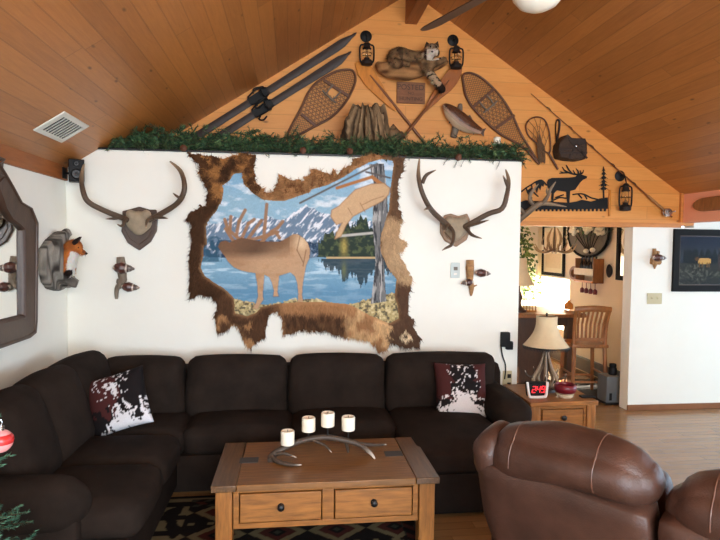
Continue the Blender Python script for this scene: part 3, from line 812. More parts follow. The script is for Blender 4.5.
# ================================================================== PAINTED HIDE
def _c(pts, ox, oy, s): return [(ox+x/s, oy+y/s) for x, y in pts]
cA = lambda p: _c(p, 180, 145, 5.4)
cB = lambda p: _c(p, 300, 145, 5.4)
cC = lambda p: _c(p, 180, 245, 4.908)
cD = lambda p: _c(p, 300, 245, 4.908)
c6 = lambda p: _c(p, 180, 140, 2.454)
OUT = cA([(40, 45), (65, 75), (105, 105), (105, 165), (135, 215), (155, 260), (140, 300), (145, 335), (110, 325), (100, 350), (50, 365), (35, 400), (60, 430), (62, 480), (65, 540)]) \
    + cC([(45, 60), (50, 150), (45, 190), (50, 265), (90, 245), (150, 250), (180, 285), (185, 320), (170, 345), (180, 390), (180, 435), (215, 430), (260, 385), (290, 410), (310, 460), (350, 510), (375, 470), (420, 455), (415, 415), (430, 370), (430, 350), (470, 325), (500, 345), (505, 385), (510, 440), (560, 430), (600, 415)]) \
    + cD([(0, 415), (60, 420), (130, 425), (200, 445), (250, 455), (330, 470), (370, 490), (385, 530), (430, 505), (440, 480), (480, 490), (520, 505), (555, 495), (585, 505), (580, 475), (600, 465), (565, 420), (550, 400), (560, 370), (530, 345), (530, 250), (545, 180), (540, 150), (525, 105), (490, 60), (485, 40), (520, 15)]) \
    + cB([(575, 540), (570, 520), (530, 505), (535, 460), (550, 420), (545, 360), (530, 350), (530, 290), (525, 250), (530, 190), (560, 140), (555, 110), (560, 68), (500, 62), (440, 58), (370, 50), (330, 65), (280, 75), (285, 105), (240, 125), (200, 160), (180, 130), (165, 165), (130, 145), (60, 130), (50, 165), (20, 170), (20, 195), (0, 200)]) \
    + cA([(660, 190), (620, 195), (570, 175), (535, 160), (530, 200), (500, 255), (480, 265), (440, 235), (405, 190), (400, 150), (400, 100), (410, 55), (350, 45), (290, 55), (240, 75), (180, 65), (150, 60), (100, 50)])
INN = cA([(145, 540), (140, 440), (160, 400), (200, 350), (225, 300), (235, 250), (230, 220), (270, 190), (290, 155), (335, 150), (345, 210), (400, 265), (450, 295), (500, 300), (570, 300), (640, 275), (702, 255)]) \
    + cB([(60, 240), (150, 215), (240, 170), (300, 130), (370, 95), (440, 75), (500, 85), (505, 110), (500, 160), (490, 230), (485, 300), (480, 350), (465, 400), (440, 480), (435, 540)]) \
    + cD([(400, 40), (430, 110), (460, 150), (475, 170), (465, 250), (480, 300), (485, 360), (440, 385), (400, 370), (340, 345), (280, 310), (230, 290), (100, 280), (0, 280)]) \
    + cC([(530, 285), (470, 290), (400, 305), (370, 335), (330, 350), (270, 335), (265, 260), (220, 215), (160, 180), (120, 150), (100, 110), (115, 50), (115, 0)])
def inpoly(X, Y, poly):
    r = np.zeros(X.shape, bool); n = len(poly)
    for i in range(n):
        x0, y0 = poly[i]; x1, y1 = poly[(i+1) % n]
        if y0 == y1: continue
        k = ((y0 > Y) != (y1 > Y)) & (X < (x1-x0)*(Y-y0)/(y1-y0)+x0); r ^= k
    return r
def dseg(X, Y, a, b):
    dx, dy = b[0]-a[0], b[1]-a[1]; t = np.clip(((X-a[0])*dx+(Y-a[1])*dy)/(dx*dx+dy*dy+1e-9), 0, 1)
    return np.hypot(X-a[0]-t*dx, Y-a[1]-t*dy)
def dpoly(X, Y, poly):
    d = np.full(X.shape, 1e9)
    for i in range(len(poly)): d = np.minimum(d, dseg(X, Y, poly[i], poly[(i+1) % len(poly)]))
    return d
_T = np.random.RandomState(11).rand(256, 256)
def vn(X, Y):
    xi = np.floor(X).astype(int); yi = np.floor(Y).astype(int); fx = X-xi; fy = Y-yi; fx = fx*fx*(3-2*fx); fy = fy*fy*(3-2*fy)
    g = lambda a, b: _T[(a) % 256, (b) % 256]
    return (g(xi, yi)*(1-fx)+g(xi+1, yi)*fx)*(1-fy)+(g(xi, yi+1)*(1-fx)+g(xi+1, yi+1)*fx)*fy
def fbm(X, Y, o=4):
    r = 0; a = .5
    for k in range(o): r = r+a*vn(X*2**k+k*17.3, Y*2**k+k*5.7); a *= .5
    return r/(1-.5**o)
def L3(c): return np.array(S(*c)[:3])
def mixn(A, c, m):
    m = np.clip(m, 0, 1)[..., None]; c = c if isinstance(c, np.ndarray) and c.ndim > 1 else (c if isinstance(c, np.ndarray) else L3(c)); return A*(1-m)+c*m
def fur_colour(X, Y, edge_in):
    """pelt colours in the hide's own layout"""
    n = fbm(X/9, Y/9); n2 = fbm(X/2.2+40, Y/6)
    X, Y = X+(fbm(X/7+3, Y/7)-.5)*22, Y+(fbm(X/7+60, Y/7)-.5)*14
    C = np.zeros(X.shape+(3,))+L3((112, 80, 54))
    # left flank dark, upper left gold patches
    C = mixn(C, (74, 50, 33), (238-X)/14*(Y > 195))
    C = mixn(C, (88, 58, 36), np.clip((264-X)/8, 0, 1)*np.clip((207-Y)/8, 0, 1))
    C = mixn(C, (172, 120, 70), ((X < 250) & (Y < 200) & (X > 203))*np.clip((n-.47)*7, 0, 1))
    C = mixn(C, (64, 42, 28), ((X < 262) & (Y < 215))*np.clip((.42-n)*8, 0, 1))
    C = mixn(C, (170, 124, 82), ((X >= 258) & (Y < 205) & (X < 380))*np.clip((X-244)/20, 0, 1)*(.6+.4*(n > .5)))
    C = mixn(C, (112, 70, 40), ((X >= 258) & (Y < 195) & (X < 385))*np.clip((.45-n2)*6, 0, 1))
    # right side
    C = mixn(C, (112, 84, 62), np.clip((X-380)/8, 0, 1)*np.clip((222-Y)/8, 0, 1))
    C = mixn(C, (204, 172, 132), ((X > 380) & (Y >= 216) & (Y < 285))*np.clip((Y-214)/6, 0, 1)*(.8+.3*(n-.5)))
    C = mixn(C, (92, 68, 52), ((X > 385) & (Y >= 275) & (Y < 400))*np.clip((Y-276-(X-398)*.6)/8, 0, 1))
    # bottom
    B = (Y > 296) & (X < 389)
    C = mixn(C, (162, 118, 80), B*np.clip((X-268)/12, 0, 1))
    C = mixn(C, (204, 166, 120), B*np.clip((X-336)/16, 0, 1)*np.clip((n-.42)*6, 0, 1))
    C = mixn(C, (70, 48, 34), B*np.clip((X-280)/8, 0, 1)*np.clip((352-X)/10, 0, 1)*np.clip((Y-310-3*n2)/6, 0, 1)*np.clip(.4+n2, 0, 1))
    C = mixn(C, (84, 58, 40), B*np.clip((282-X)/12, 0, 1))
    C = mixn(C, (172, 128, 86), (B & (X > 215) & (X < 252) & (Y > 315))*np.clip((n-.45)*6, 0, 1))
    C = mixn(C, (232, 208, 170), ((np.hypot(X-404, Y-336) < 4.2))*1.0)
    C = C*(.78+.44*n2)[..., None]
    C = mixn(C, (176, 136, 96), np.clip((2.6-edge_in)/2.6, 0, 1)*.45)  # rim highlight mixed into the pelt colour along the painting's edge
    return C
ELK = c6([(94, 262), (100, 250), (112, 247), (122, 252), (135, 245), (150, 240), (168, 243), (200, 250), (245, 250), (262, 241), (278, 231), (290, 232), (304, 242), (314, 254), (319, 270), (317, 290), (309, 308), (305, 330), (301, 352), (299, 380), (302, 398), (289, 398), (291, 378), (288, 350), (283, 335), (271, 324), (258, 328), (243, 333), (241, 352), (239, 372), (242, 384), (229, 384), (231, 370), (226, 350), (219, 336), (207, 330), (205, 352), (203, 378), (204, 392), (196, 404), (192, 414), (178, 413), (187, 400), (192, 384), (190, 352), (185, 326), (168, 324), (150, 320), (132, 312), (118, 298), (110, 284), (103, 276)])
TINES = [c6(p) for p in ([(150, 246), (118, 220), (110, 195)], [(122, 228), (125, 188)], [(138, 236), (145, 200), (160, 172)], [(150, 244), (168, 205), (182, 195)], [(165, 246), (180, 225), (200, 198)], [(205, 246), (208, 215), (213, 158)], [(200, 250), (225, 225), (240, 215), (252, 200)], [(160, 248), (200, 238), (240, 226)], [(130, 246), (112, 218)], [(235, 226), (244, 240)])]
CAT = c6([(370, 188), (372, 172), (390, 162), (430, 122), (470, 108), (500, 106), (515, 118), (512, 134), (496, 150), (450, 174), (424, 188), (408, 208), (395, 236), (380, 243), (384, 228), (398, 203), (384, 208)])
TRK = c6([(464, 60), (500, 58), (506, 110), (512, 200), (500, 300), (506, 396), (468, 402), (480, 300), (472, 200), (476, 110)])
def art_colour(X, Y):
    n = fbm(X/14, Y/6); n2 = fbm(X/4+9, Y/4); n3 = fbm(X/2, Y/2)
    C = np.zeros(X.shape+(3,))+L3((140, 176, 196))
    C = mixn(C, (112, 164, 204), (200-Y)/50)
    C = mixn(C, (226, 232, 236), np.clip((n-.5)*5, 0, 1)*.75)
    # snowy range
    xs = np.array([180, 215, 232, 250, 268, 285, 300, 306, 318, 330, 345, 420]); hy = np.array([226, 224, 217, 222, 216, 220, 208, 206, 212, 215, 220, 226])
    rid = np.interp(X, xs, hy)+(fbm(X/3, X*0+3)-.5)*5
    mt = Y > rid; C = mixn(C, (104, 126, 148), mt*1.0)
    C = mixn(C, (238, 240, 244), mt*np.clip((fbm(X/2.2+Y/3, Y/5)-.5)*7-(Y-rid)/36+.2, 0, 1)*.85)
    C = mixn(C, (36, 60, 84), (Y > 240)*np.clip((n2-.42)*6, 0, 1)*(Y < 262))
    # lake
    lk = (Y > 257+(fbm(X/20, X*0)-.5)*4); C = mixn(C, (122, 162, 186), lk*1.0)
    C = mixn(C, (176, 202, 216), lk*np.clip((fbm(X/16, Y/3)-.5)*6, 0, 1)); C = mixn(C, (80, 128, 160), lk*np.clip((Y-272)/20, 0, 1)*.75)
    C = mixn(C, (44, 84, 108), ((Y > 236) & (Y < 262) & (X < 222))*np.clip((n2-.38)*6, 0, 1)*.8)
    # forest and its reflection on the right bank
    tip = 224+5*np.abs(((X/4.3+vn(X/9,X*0)*2) % 1)-.5)*2+22*(vn(X/5, X*0)-.5)+np.clip((332-X)*.6, 0, 30)
    fo = (X > 318) & (Y > tip) & (Y < 257); C = mixn(C, (38, 52, 44), fo*1.0); C = mixn(C, (78, 88, 58), fo*np.clip((n2-.52)*6, 0, 1))
    C = mixn(C, (166, 150, 80), np.exp(-((X-344)/3.2)**2-((Y-247)/9)**2)*.9*(.5+n3))
    rt = 272+5*(1-np.abs(((X/4.3+vn(X/9,X*0)*2) % 1)-.5)*2)-20*(vn(X/5, X*0)-.5)+(fbm(X, Y/8)-.5)*12-np.clip((330-X)*.8, 0, 30)
    rf = (X > 318) & (Y > 258.5) & (Y < rt); C = mixn(C, (26, 44, 52), rf*.9); C = mixn(C, (112, 118, 76), np.exp(-((X-344)/2.5)**2-((Y-270)/8)**2)*.7)
    C = mixn(C, (184, 160, 116), ((X > 326) & (Y > 256.5) & (Y < 259))*1.0)
    # bank of grass and stones
    bk = 301+3*np.sin(X/13)+(n3-.5)*5-np.clip((226-X)*.5, 0, 12)-np.clip((X-350)*.12, 0, 8); gb = Y > bk
    C = mixn(C, (176, 158, 110), gb*1.0); C = mixn(C, (92, 84, 66), gb*np.clip((n3-.5)*7, 0, 1)); C = mixn(C, (216, 200, 154), gb*np.clip((.4-n3)*7, 0, 1))
    C = mixn(C, (66, 86, 78), (np.exp(-((X-249)/4)**2-((Y-322)/7)**2))*1.3)
    tk = inpoly(X, Y, TRK); C = mixn(C, (112, 112, 112), tk*1.0); C = mixn(C, (56, 58, 62), tk*np.clip((fbm(X/1.6, Y/14)-.48)*8, 0, 1)); C = mixn(C, (168, 166, 162), tk*np.clip((.42-fbm(X/1.8+5, Y/12))*8, 0, 1))
    for a, b, w, c in (((300, 203), (377, 164), 1.0, (96, 92, 88)), ((337, 188), (372, 177), 1.6, (166, 110, 64)), ((372, 177), (381, 184), 1.8, (166, 110, 64)), ((340, 236), (372, 233), 1.2, (176, 176, 170)), ((366, 172), (390, 178), .9, (90, 84, 80))):
        C = mixn(C, c, np.clip(w+.5-dseg(X, Y, a, b), 0, 1))
    e = inpoly(X, Y, ELK); ed = dpoly(X, Y, ELK); base = (184, 148, 114)
    C = mixn(C, (96, 74, 58), np.clip(1.2-ed, 0, 1)*.5)
    for p in TINES:
        for a, b in zip(p, p[1:]): C = mixn(C, (150, 110, 78), np.clip(2.2-dseg(X, Y, a, b), 0, 1)*.95)
    C = mixn(C, base, e*1.0); C = mixn(C, (164, 122, 84), e*np.clip((n-.45)*4, 0, 1)*.6)
    C = mixn(C, (60, 44, 35), e*np.clip((302-X-(Y-240)*.7)/40, 0, 1)*np.clip((259-Y)/9+.15, 0, 1)); C = mixn(C, (150, 112, 82), e*np.clip((262-X)/30, 0, 1)*.5)
    C = mixn(C, (112, 80, 56), e*(X < 290)*np.clip((258-Y)/14, 0, 1)*.6)
    C = mixn(C, (214, 186, 150), e*np.exp(-((X-301)/6)**2-((Y-243)/8)**2))
    for p in ([(300, 236), (297, 250), (303, 262)], [(306, 250), (303, 266)]):
        for a, b in zip(p, p[1:]): C = mixn(C, (120, 86, 60), np.clip(.9-dseg(X, Y, a, b), 0, 1))
    k = inpoly(X, Y, CAT); C = mixn(C, (196, 162, 124), k*1.0); C = mixn(C, (150, 112, 78), np.clip(1-dpoly(X, Y, CAT), 0, 1)*.8)
    for a, b in (((362, 205), (372, 200)), ((365, 212), (360, 203)), ((372, 200), (384, 196)), ((348, 208), (352, 215))): C = mixn(C, (140, 104, 72), np.clip(.8-dseg(X, Y, a, b), 0, 1))
    return C*(.93+.14*n3)[..., None]
def hide():
    Y0 = YW-.012
    t = thing('painted_elk_hide', 'furry hide with an elk and mountain lake painted on it, hung on the white wall', 'hide painting', (.12, Y0, 1.72))
    st = .5
    xs = np.arange(185, 424, st); ys = np.arange(152, 356, st)
    PX, PY = np.meshgrid(xs, ys)
    # jitter so that the raw edge looks torn
    JX = PX+(fbm(PX/2.2, PY/2.2)-.5)*4; JY = PY+(fbm(PX/2.2+31, PY/2.2+7)-.5)*4
    ino = inpoly(JX, JY, OUT); inn = inpoly(PX+(fbm(PX/3, PY/3)-.5)*1.5, PY, INN)
    di = dpoly(PX, PY, INN); do = dpoly(PX, PY, OUT)
    FC = fur_colour(PX, PY, di); AC = art_colour(PX, PY)
    relief = np.clip(do/5, 0, 1)*np.clip(di/3, 0, 1)*.016+.006*(fbm(PX/4, PY/4))
    def wpt(x, y, off): p = at_y(x, y, Y0); return V((p.x, Y0-off, p.z))
    for nm, msk, C, mt in (('fur_border', ino & ~inn, FC, 'pelt'), ('painted_panel', inn, AC, 'painted')):
        m = MB((0, 0, 0, 1)); H = {}
        ny, nx = msk.shape
        def vv(j, i):
            if (j, i) not in H:
                off = (.004+relief[j, i]) if nm == 'fur_border' else .004
                c = C[j, i]; H[(j, i)] = m.v(wpt(PX[j, i], PY[j, i], off), (float(c[0]), float(c[1]), float(c[2]), 1))
            return H[(j, i)]
        cell = msk[:-1, :-1] & msk[1:, 1:]
        cell = (msk[:-1, :-1].astype(int)+msk[1:, 1:]+msk[1:, :-1]+msk[:-1, 1:]) >= 2
        for j, i in zip(*np.nonzero(cell)): m.f([vv(j, i), vv(j, i+1), vv(j+1, i+1), vv(j+1, i)])
        # turn the rim back to the wall so that the hide has thickness
        bm = m.bm
        be = [e for e in bm.edges if e.is_boundary]
        r = bmesh.ops.extrude_edge_only(bm, edges=be); nv = [g for g in r['geom'] if isinstance(g, bmesh.types.BMVert)]
        for v_ in nv: v_.co.y = Y0+.008
        if nm == 'fur_border':
            rs = np.random.RandomState(5); jj, ii = np.nonzero(msk & (di > 1.2)); pick = rs.choice(len(jj), 15000)
            for q in pick:
                j, i = jj[q], ii[q]; x, y = PX[j, i], PY[j, i]
                dirx = np.sign(x-300)*max(0, abs(x-300)-80)/120; diry = .7+max(0, y-280)/120 if y > 200 else .1
                d = V((dirx*.8+rs.normal()*.35, -.25, -diry+rs.normal()*.35)).normalized()*rs.uniform(.018, .055)
                c = C[j, i]*rs.uniform(.75, 1.3); p = wpt(x, y, .006+relief[j, i])
                m.blade(p, d, .005, d.cross(V((0, 1, 0))).normalized(), (float(min(1, c[0])), float(min(1, c[1])), float(min(1, c[2])), 1))
        o = obj(nm, m, mt, t, ang=80)
hide()

# ================================================================== ANTLER MOUNTS ON THE WHITE WALL
def W3(px, py, off=0): return at_y(px, py, YW-off)
def mount(nm_label, plaque, mt, skull, beams, plaq_d=.03):
    c = W3(*skull); t = thing('antler_mount', nm_label, 'antler mount', (c.x, YW, c.z), 0, 'antler mounts on the white wall')
    pts = [W3(x, y, plaq_d) for x, y in plaque]
    obj('plaque', MB().prism(pts, (0, plaq_d, 0)), mt, t, bevel=.008, seg=3)
    cen = V((sum(p.x for p in pts)/len(pts), YW-plaq_d, sum(p.z for p in pts)/len(pts)))
    inner = [cen+(p-cen)*.8-V((0, .008, 0)) for p in pts]
    obj('plaque_panel', MB().prism(inner, (0, .012, 0)), mt, t, bevel=.006)
    s = W3(skull[0], skull[1], .07)
    m = blob([('e', s, (.105, .045, .09)), ('e', s+V((-.06, -.01, .06)), (.04, .04, .04)), ('e', s+V((.06, -.01, .06)), (.04, .04, .04)), ('e', s+V((0, -.005, -.05)), (.06, .035, .06))], .01, 8)
    obj('skull_cap', m, 'bone', t, ang=80)
    for grp in beams:
        m = MB(AH)
        for pts, offs, rad in grp:
            m.tube([W3(x, y, o) for (x, y), o in zip(pts, offs)], rad, 9, colf=antc)
        obj('antler', m, 'antler', t, ang=75)
mount('wide antler pair on a dark shield plaque, left of the painted hide',
      [(122, 211), (128.5, 209.5), (139, 206.5), (149.5, 209.5), (156, 209.5), (157.5, 218.5), (156.5, 231), (150.5, 242), (139, 250.5), (127.5, 243), (121, 231.5), (122, 218.5)], 'shield_dark', (139, 222),
      [[([(128, 220), (120, 217), (105, 211), (89, 202.5), (83.5, 193), (81.5, 178), (84, 164)], [.09, .13, .2, .26, .27, .22, .16], [.023, .023, .021, .021, .02, .017, .006]),
        ([(122, 217), (114, 218.5), (105.5, 219)], [.13, .2, .26], [.016, .012, .002]),
        ([(126, 219), (122, 226), (117, 224)], [.13, .22, .28], [.015, .011, .002])],
       [([(149, 220), (157, 216), (174, 206), (182, 197), (184.5, 185), (180.5, 171), (170, 161.5)], [.09, .13, .2, .26, .27, .22, .16], [.023, .023, .021, .021, .02, .017, .006]),
        ([(155, 217), (162, 217.5), (168, 218.5)], [.13, .2, .26], [.016, .012, .002]),
        ([(181, 199), (176, 195.5), (173, 193)], [.26, .27, .25], [.013, .009, .002]),
        ([(152, 218), (147, 221), (146, 228)], [.12, .2, .24], [.016, .013, .004])]])
mount('wide antler pair on a light brown plaque, right of the painted hide',
      [(445, 215), (451, 213.5), (459, 216), (467.5, 213.5), (470, 219), (470.5, 231), (467, 240), (456.5, 247), (445, 241), (440.5, 233), (440.5, 222)], 'shield_light', (456, 228),
      [[([(449, 226), (443.5, 221.5), (431.5, 210), (422.6, 193.5), (418.5, 176), (419.5, 158.5)], [.09, .13, .2, .25, .24, .18], [.023, .023, .022, .02, .018, .006]),
        ([(422.5, 183), (426.5, 175), (436, 170)], [.25, .28, .3], [.017, .015, .003]),
        ([(434, 212), (429, 208), (424, 210)], [.2, .26, .3], [.018, .015, .004]),
        ([(449, 226), (453.5, 233), (452, 244), (446, 248), (442, 250.5)], [.11, .2, .28, .3, .3], [.018, .017, .014, .01, .002]),
        ([(447, 224), (446, 229), (444, 231)], [.12, .16, .2], [.014, .012, .006])],
       [([(464, 227), (469, 224.5), (488, 214), (502, 208.5), (507, 194), (508.5, 180), (505.7, 169.5)], [.09, .13, .2, .25, .25, .22, .17], [.023, .023, .022, .022, .02, .017, .005]),
        ([(508.3, 188), (505.5, 181), (503, 175.5)], [.25, .27, .28], [.015, .012, .004]),
        ([(468, 226), (479, 223), (489, 220)], [.13, .22, .28], [.016, .013, .002]),
        ([(466, 228), (472, 235), (482, 238.5)], [.12, .22, .28], [.016, .014, .003])]])

# small flying-duck wall ornaments on driftwood
def duck_ornament(label, base, wood, birds, woodmat='grey_driftwood', wy=YW):
    P = lambda x, y, off=0: at_y(x, y, wy-off)
    c = P(*base); t = thing('duck_ornament', label, 'wall ornament', (c.x, wy, c.z), 0, 'carved bird ornaments')
    m = MB()
    for pts, rad in wood: m.tube([P(x, y, .02) for x, y in pts], rad, 8)
    obj('driftwood', m, woodmat, t, ang=70)
    for (hx, hy), (tx, ty), r in birds:
        h = P(hx, hy, .05); q = P(tx, ty, .05); d = (q-h); L = d.length; dn = d.normalized(); up = V((0, 0, 1))
        bb = blob([('t', [h-dn*.012, h+dn*.0, h+d*.25, h+d*.5, h+d*.8, q], [r*.35, r*.55, r*.85, r, r*.7, r*.25]), ('e', h, (r*.62, r*.62, r*.55)), ('t', [h-dn*r*.3, h-dn*r*.85], [r*.34, r*.2]),
                   ('e', h+d*.55+up*r*.45+V((0, -.01, 0)), (L*.33, r*.5, r*.38))], .004, 3)
        c1, c2, c3 = S(52, 30, 26), S(96, 56, 46), S(190, 176, 160)
        def colf(p, h=h, d=d, L=L):
            s = (p-h).dot(d)/(L*L); n = nz(p, 60)
            if s < .02: return lerp(c1, c3, .15 if n < .2 else .6)
            if abs(s-.13) < .05: return c3
            if s > .86: return c3 if n > -.1 else c1
            return lerp(c1, c2, .5+n)
        paint(bb, colf); obj('bird', bb, 'scales', t, ang=75)
duck_ornament('carved pair of dark birds on driftwood below the dark antler plaque', (124, 275), [([(120.5, 257), (121.5, 268), (123, 281)], [.03, .04, .03]), ([(123, 278), (121, 284), (117, 289), (116.5, 299)], [.035, .03, .02, .012]), ([(117, 281), (126, 282)], [.02, .02])],
              [((129, 268.5), (113, 267.5), .05), ((135, 287.5), (121.5, 286.5), .042)], 'grey_driftwood')
duck_ornament('carved pair of brown birds on driftwood beside the white thermostat', (470, 275), [([(470, 260), (470, 268), (470, 279)], [.034, .038, .03]), ([(470, 279), (471.5, 288), (471, 296)], [.026, .024, .008]), ([(472, 287), (477, 285)], [.012, .004])],
              [((464.5, 283), (473, 282), .034), ((487, 273.5), (475, 272.5), .038)], 'driftwood')
duck_ornament('small carved dark bird on driftwood above the beige switch plate', (656, 257), [([(654.5, 248.5), (654.5, 256)], [.018, .025]), ([(658, 251), (657, 257)], [.018, .022]), ([(651, 261), (660, 262)], [.035, .03]), ([(655, 262), (654.5, 269)], [.035, .006])],
              [((663, 258), (652, 257.5), .042)], 'driftwood', YG)

def speaker():
    a = W3(70, 162); b = W3(89, 184); x0, x1, z0, z1 = a.x+.045, b.x, b.z, a.z
    c = ((x0+x1)/2, YW, (z0+z1)/2); t = thing('wall_speaker', 'small black speaker on a bracket high in the left corner', 'speaker', c)
    R = Matrix.Rotation(.35, 3, 'Z')
    obj('cabinet', MB().box((c[0]-.055, YW-.19, c[2]-.085), (c[0]+.055, YW-.06, c[2]+.085), R), 'black_plastic', t, bevel=.006)
    m = MB(); 
    q = V((c[0], YW-.125, c[2]))
    for dz, r in ((-.03, .042), (.05, .022)):
        m.lathe([(r, 0), (r*.95, .006), (r*.6, -.004), (r*.2, .002), (.001, .003)], q+R @ V((0, -.066, dz)), 18, R @ Matrix.Rotation(PI/2, 3, 'X'))
    obj('driver_cone', m, 'dark_metal', t)
    m = MB().tube([(c[0]+.0, YW-.07, c[2]), (c[0]-.01, YW-.03, c[2]), (c[0]-.01, YW-.002, c[2])], .012, 8).box((c[0]-.03, YW-.008, c[2]-.04), (c[0]+.015, YW, c[2]+.04)).box((XL+.003, YW-.12, c[2]-.055), (XL+.03, YW-.05, c[2]+.03)).bar((XL+.02, YW-.08, c[2]-.015), (c[0]-.05, YW-.1, c[2]-.015), .014, .014)
    obj('bracket', m, 'black_plastic', t)
speaker()
def thermostat():
    a = W3(450.5, 262.5); b = W3(459.5, 278); t = thing('thermostat', 'small white thermostat plate on the white wall beside the right antler mount', 'thermostat', ((a.x+b.x)/2, YW, (a.z+b.z)/2))
    x, z = (a.x+b.x)/2, (a.z+b.z)/2
    obj('plate', MB().rbox((x, YW-.007, z), (b.x-a.x, .014, a.z-b.z), .005, 5), 'grey_plastic', t)
    obj('display', MB().box((x-.016, YW-.017, z+.0), (x+.018, YW-.012, z+.03)), 'grey_felt', t)
    obj('button', MB().box((x-.014, YW-.018, z-.04), (x+.014, YW-.012, z-.025)), 'vent_white', t)
thermostat()
def switch():
    a = at_y(647, 293, YG); b = at_y(661.5, 304, YG); x, z = (a.x+b.x)/2, (a.z+b.z)/2
    t = thing('light_switch', 'beige two-gang light switch plate on the white wall by the dining opening', 'light switch', (x, YG, z))
    obj('plate', MB().rbox((x, YG-.004, z), (b.x-a.x, .008, a.z-b.z), .004, 5), 'beige_plastic', t)
    for dx in (-.03, .03): obj('toggle', MB().box((x+dx-.006, YG-.02, z-.002), (x+dx+.006, YG-.006, z+.014)), 'beige_plastic', t)
switch()

# ------------------------------------------------------------------ framed wildlife picture
def framed_picture():
    a = at_y(673, 229, YG); z1, x0 = a.z, a.x; z0 = at_y(673, 291.5, YG).z; x1 = x0+.98; Y = YG
    t = thing('framed_picture', 'large black framed dusk picture of a pale grazing animal on the right white wall', 'picture', ((x0+x1)/2, Y, (z0+z1)/2))
    r = lambda q, y: [(x0+q, y, z0+q), (x1-q, y, z0+q), (x1-q, y, z1-q), (x0+q, y, z1-q)]
    obj('frame', MB().ring(r(0, Y-.03), r(.07, Y-.03), (0, .028, 0)), 'art_black', t, bevel=.004)
    obj('liner', MB().ring(r(.062, Y-.022), r(.078, Y-.022), (0, .01, 0)), 'shield_dark', t)
    m = MB((0, 0, 0, 1)); nx, ny = 150, 90; g = []
    X, Y2 = np.meshgrid(np.linspace(0, 1, nx+1), np.linspace(0, 1, ny+1))
    n = fbm(X*14, Y2*9); n2 = fbm(X*40, Y2*26)
    C = np.zeros(X.shape+(3,))+L3((34, 42, 60)); C = mixn(C, (60, 66, 78), np.exp(-((Y2-.62)/.16)**2)*.8)
    tr = .52+.38*np.abs(((X*11) % 1)-.5)*2*vn(np.floor(X*11), X*0); C = mixn(C, (20, 26, 32), ((1-Y2) > 1-.0)*0+(Y2 > .42)*(Y2 < 1.02-.5*tr)*(vn(X*8, X*0) > .35)*.85)
    C = mixn(C, (48, 50, 48), (Y2 < .45)*1.0); C = mixn(C, (92, 88, 82), (Y2 < .42)*np.clip((n2-.5)*6, 0, 1)); C = mixn(C, (40, 44, 46), (Y2 < .2)*np.clip((n-.4)*4, 0, 1))
    b = np.exp(-(((X-.36)/.095)**4)-(((Y2-.49)/.06)**4)); C = mixn(C, (196, 148, 82), (b > .4)*1.0)
    for lx in (.29, .33, .40, .43): C = mixn(C, (110, 76, 44), (abs(X-lx) < .008)*(Y2 < .46)*(Y2 > .36))
    C = mixn(C, (96, 66, 44), (np.hypot((X-.255)*1.3, Y2-.53) < .04)*1.0)
    C = mixn(C, (74, 50, 50), ((X > .55)*np.clip((n-.45)*6, 0, 1)*(Y2 > .2)*(Y2 < .75))*.8)
    for j in range(ny+1):
        g.append([m.v((x0+.07+(x1-x0-.14)*i/nx, Y-.012, z0+.07+(z1-z0-.14)*j/ny), tuple(float(q) for q in C[j, i])+(1,)) for i in range(nx+1)])
    for j in range(ny):
        for i in range(nx): m.f([g[j][i], g[j][i+1], g[j+1][i+1], g[j+1][i]])
    m.box((x0+.07, Y-.0115, z0+.07), (x1-.07, Y-.003, z1-.07))
    obj('picture', m, 'painted', t, ang=80)
    obj('glazing', MB().box((x0+.075, Y-.018, z0+.075), (x1-.075, Y-.0165, z1-.075)), 'clear_glass', t)
framed_picture()

# ------------------------------------------------------------------ mirror on the left wall
def mirror():
    X = XL; yc = 3.62
    def L(p): q = at_x(p[0], p[1], X+.055); return (q.y, q.z)
    half_o = [(yc, 2.265)]+[(y, z) for y, z in ((3.70, 2.262),)]+[L(p) for p in ((0, 162), (7, 173), (15, 187), (23, 202), (33, 208), (39, 223), (38.5, 270), (38, 322), (37, 333), (31, 338))]
    half_i = [(yc, 2.14)]+[(3.70, 2.132)]+[L(p) for p in ((0, 187), (4, 198), (8, 210), (14, 220), (22, 226), (25.5, 230), (25.8, 270), (26, 312), (26, 315), (22, 315.5))]
    bo, bi = half_o[-1][1], half_i[-1][1]
    half_o.append((yc, bo-.0)); half_i.append((yc, bi))
    def full(h, x):
        r = [(x, y, z) for y, z in h]; l = [(x, 2*yc-y, z) for y, z in h[1:-1]][::-1]; return r+l
    t = thing('wall_mirror', 'large arched mirror in a dark carved wood frame on the left wall', 'mirror', (X, yc, (1.2+2.26)/2))
    o, i = full(half_o, X+.045), full(half_i, X+.03)
    obj('frame', MB().ring(o, i, (-.028, 0, 0)), 'frame_walnut', t, bevel=.006)
    sc = lambda P, k, x: [(x, yc+(y-yc)*k, 1.72+(z-1.72)*k) for _, y, z in P]
    obj('inner_moulding', MB().ring(sc(i, 1.055, X+.052), sc(i, 1.0, X+.036), (-.02, 0, 0)), 'frame_walnut', t, bevel=.005)
    obj('outer_moulding', MB().ring(sc(o, 1.0, X+.056), sc(o, .965, X+.05), (-.03, 0, 0)), 'frame_walnut', t, bevel=.005)
    obj('glass', MB().prism([(X+.02, y, z) for _, y, z in i], (-.01, 0, 0)), 'mirror_glass', t, smooth=False)
mirror()

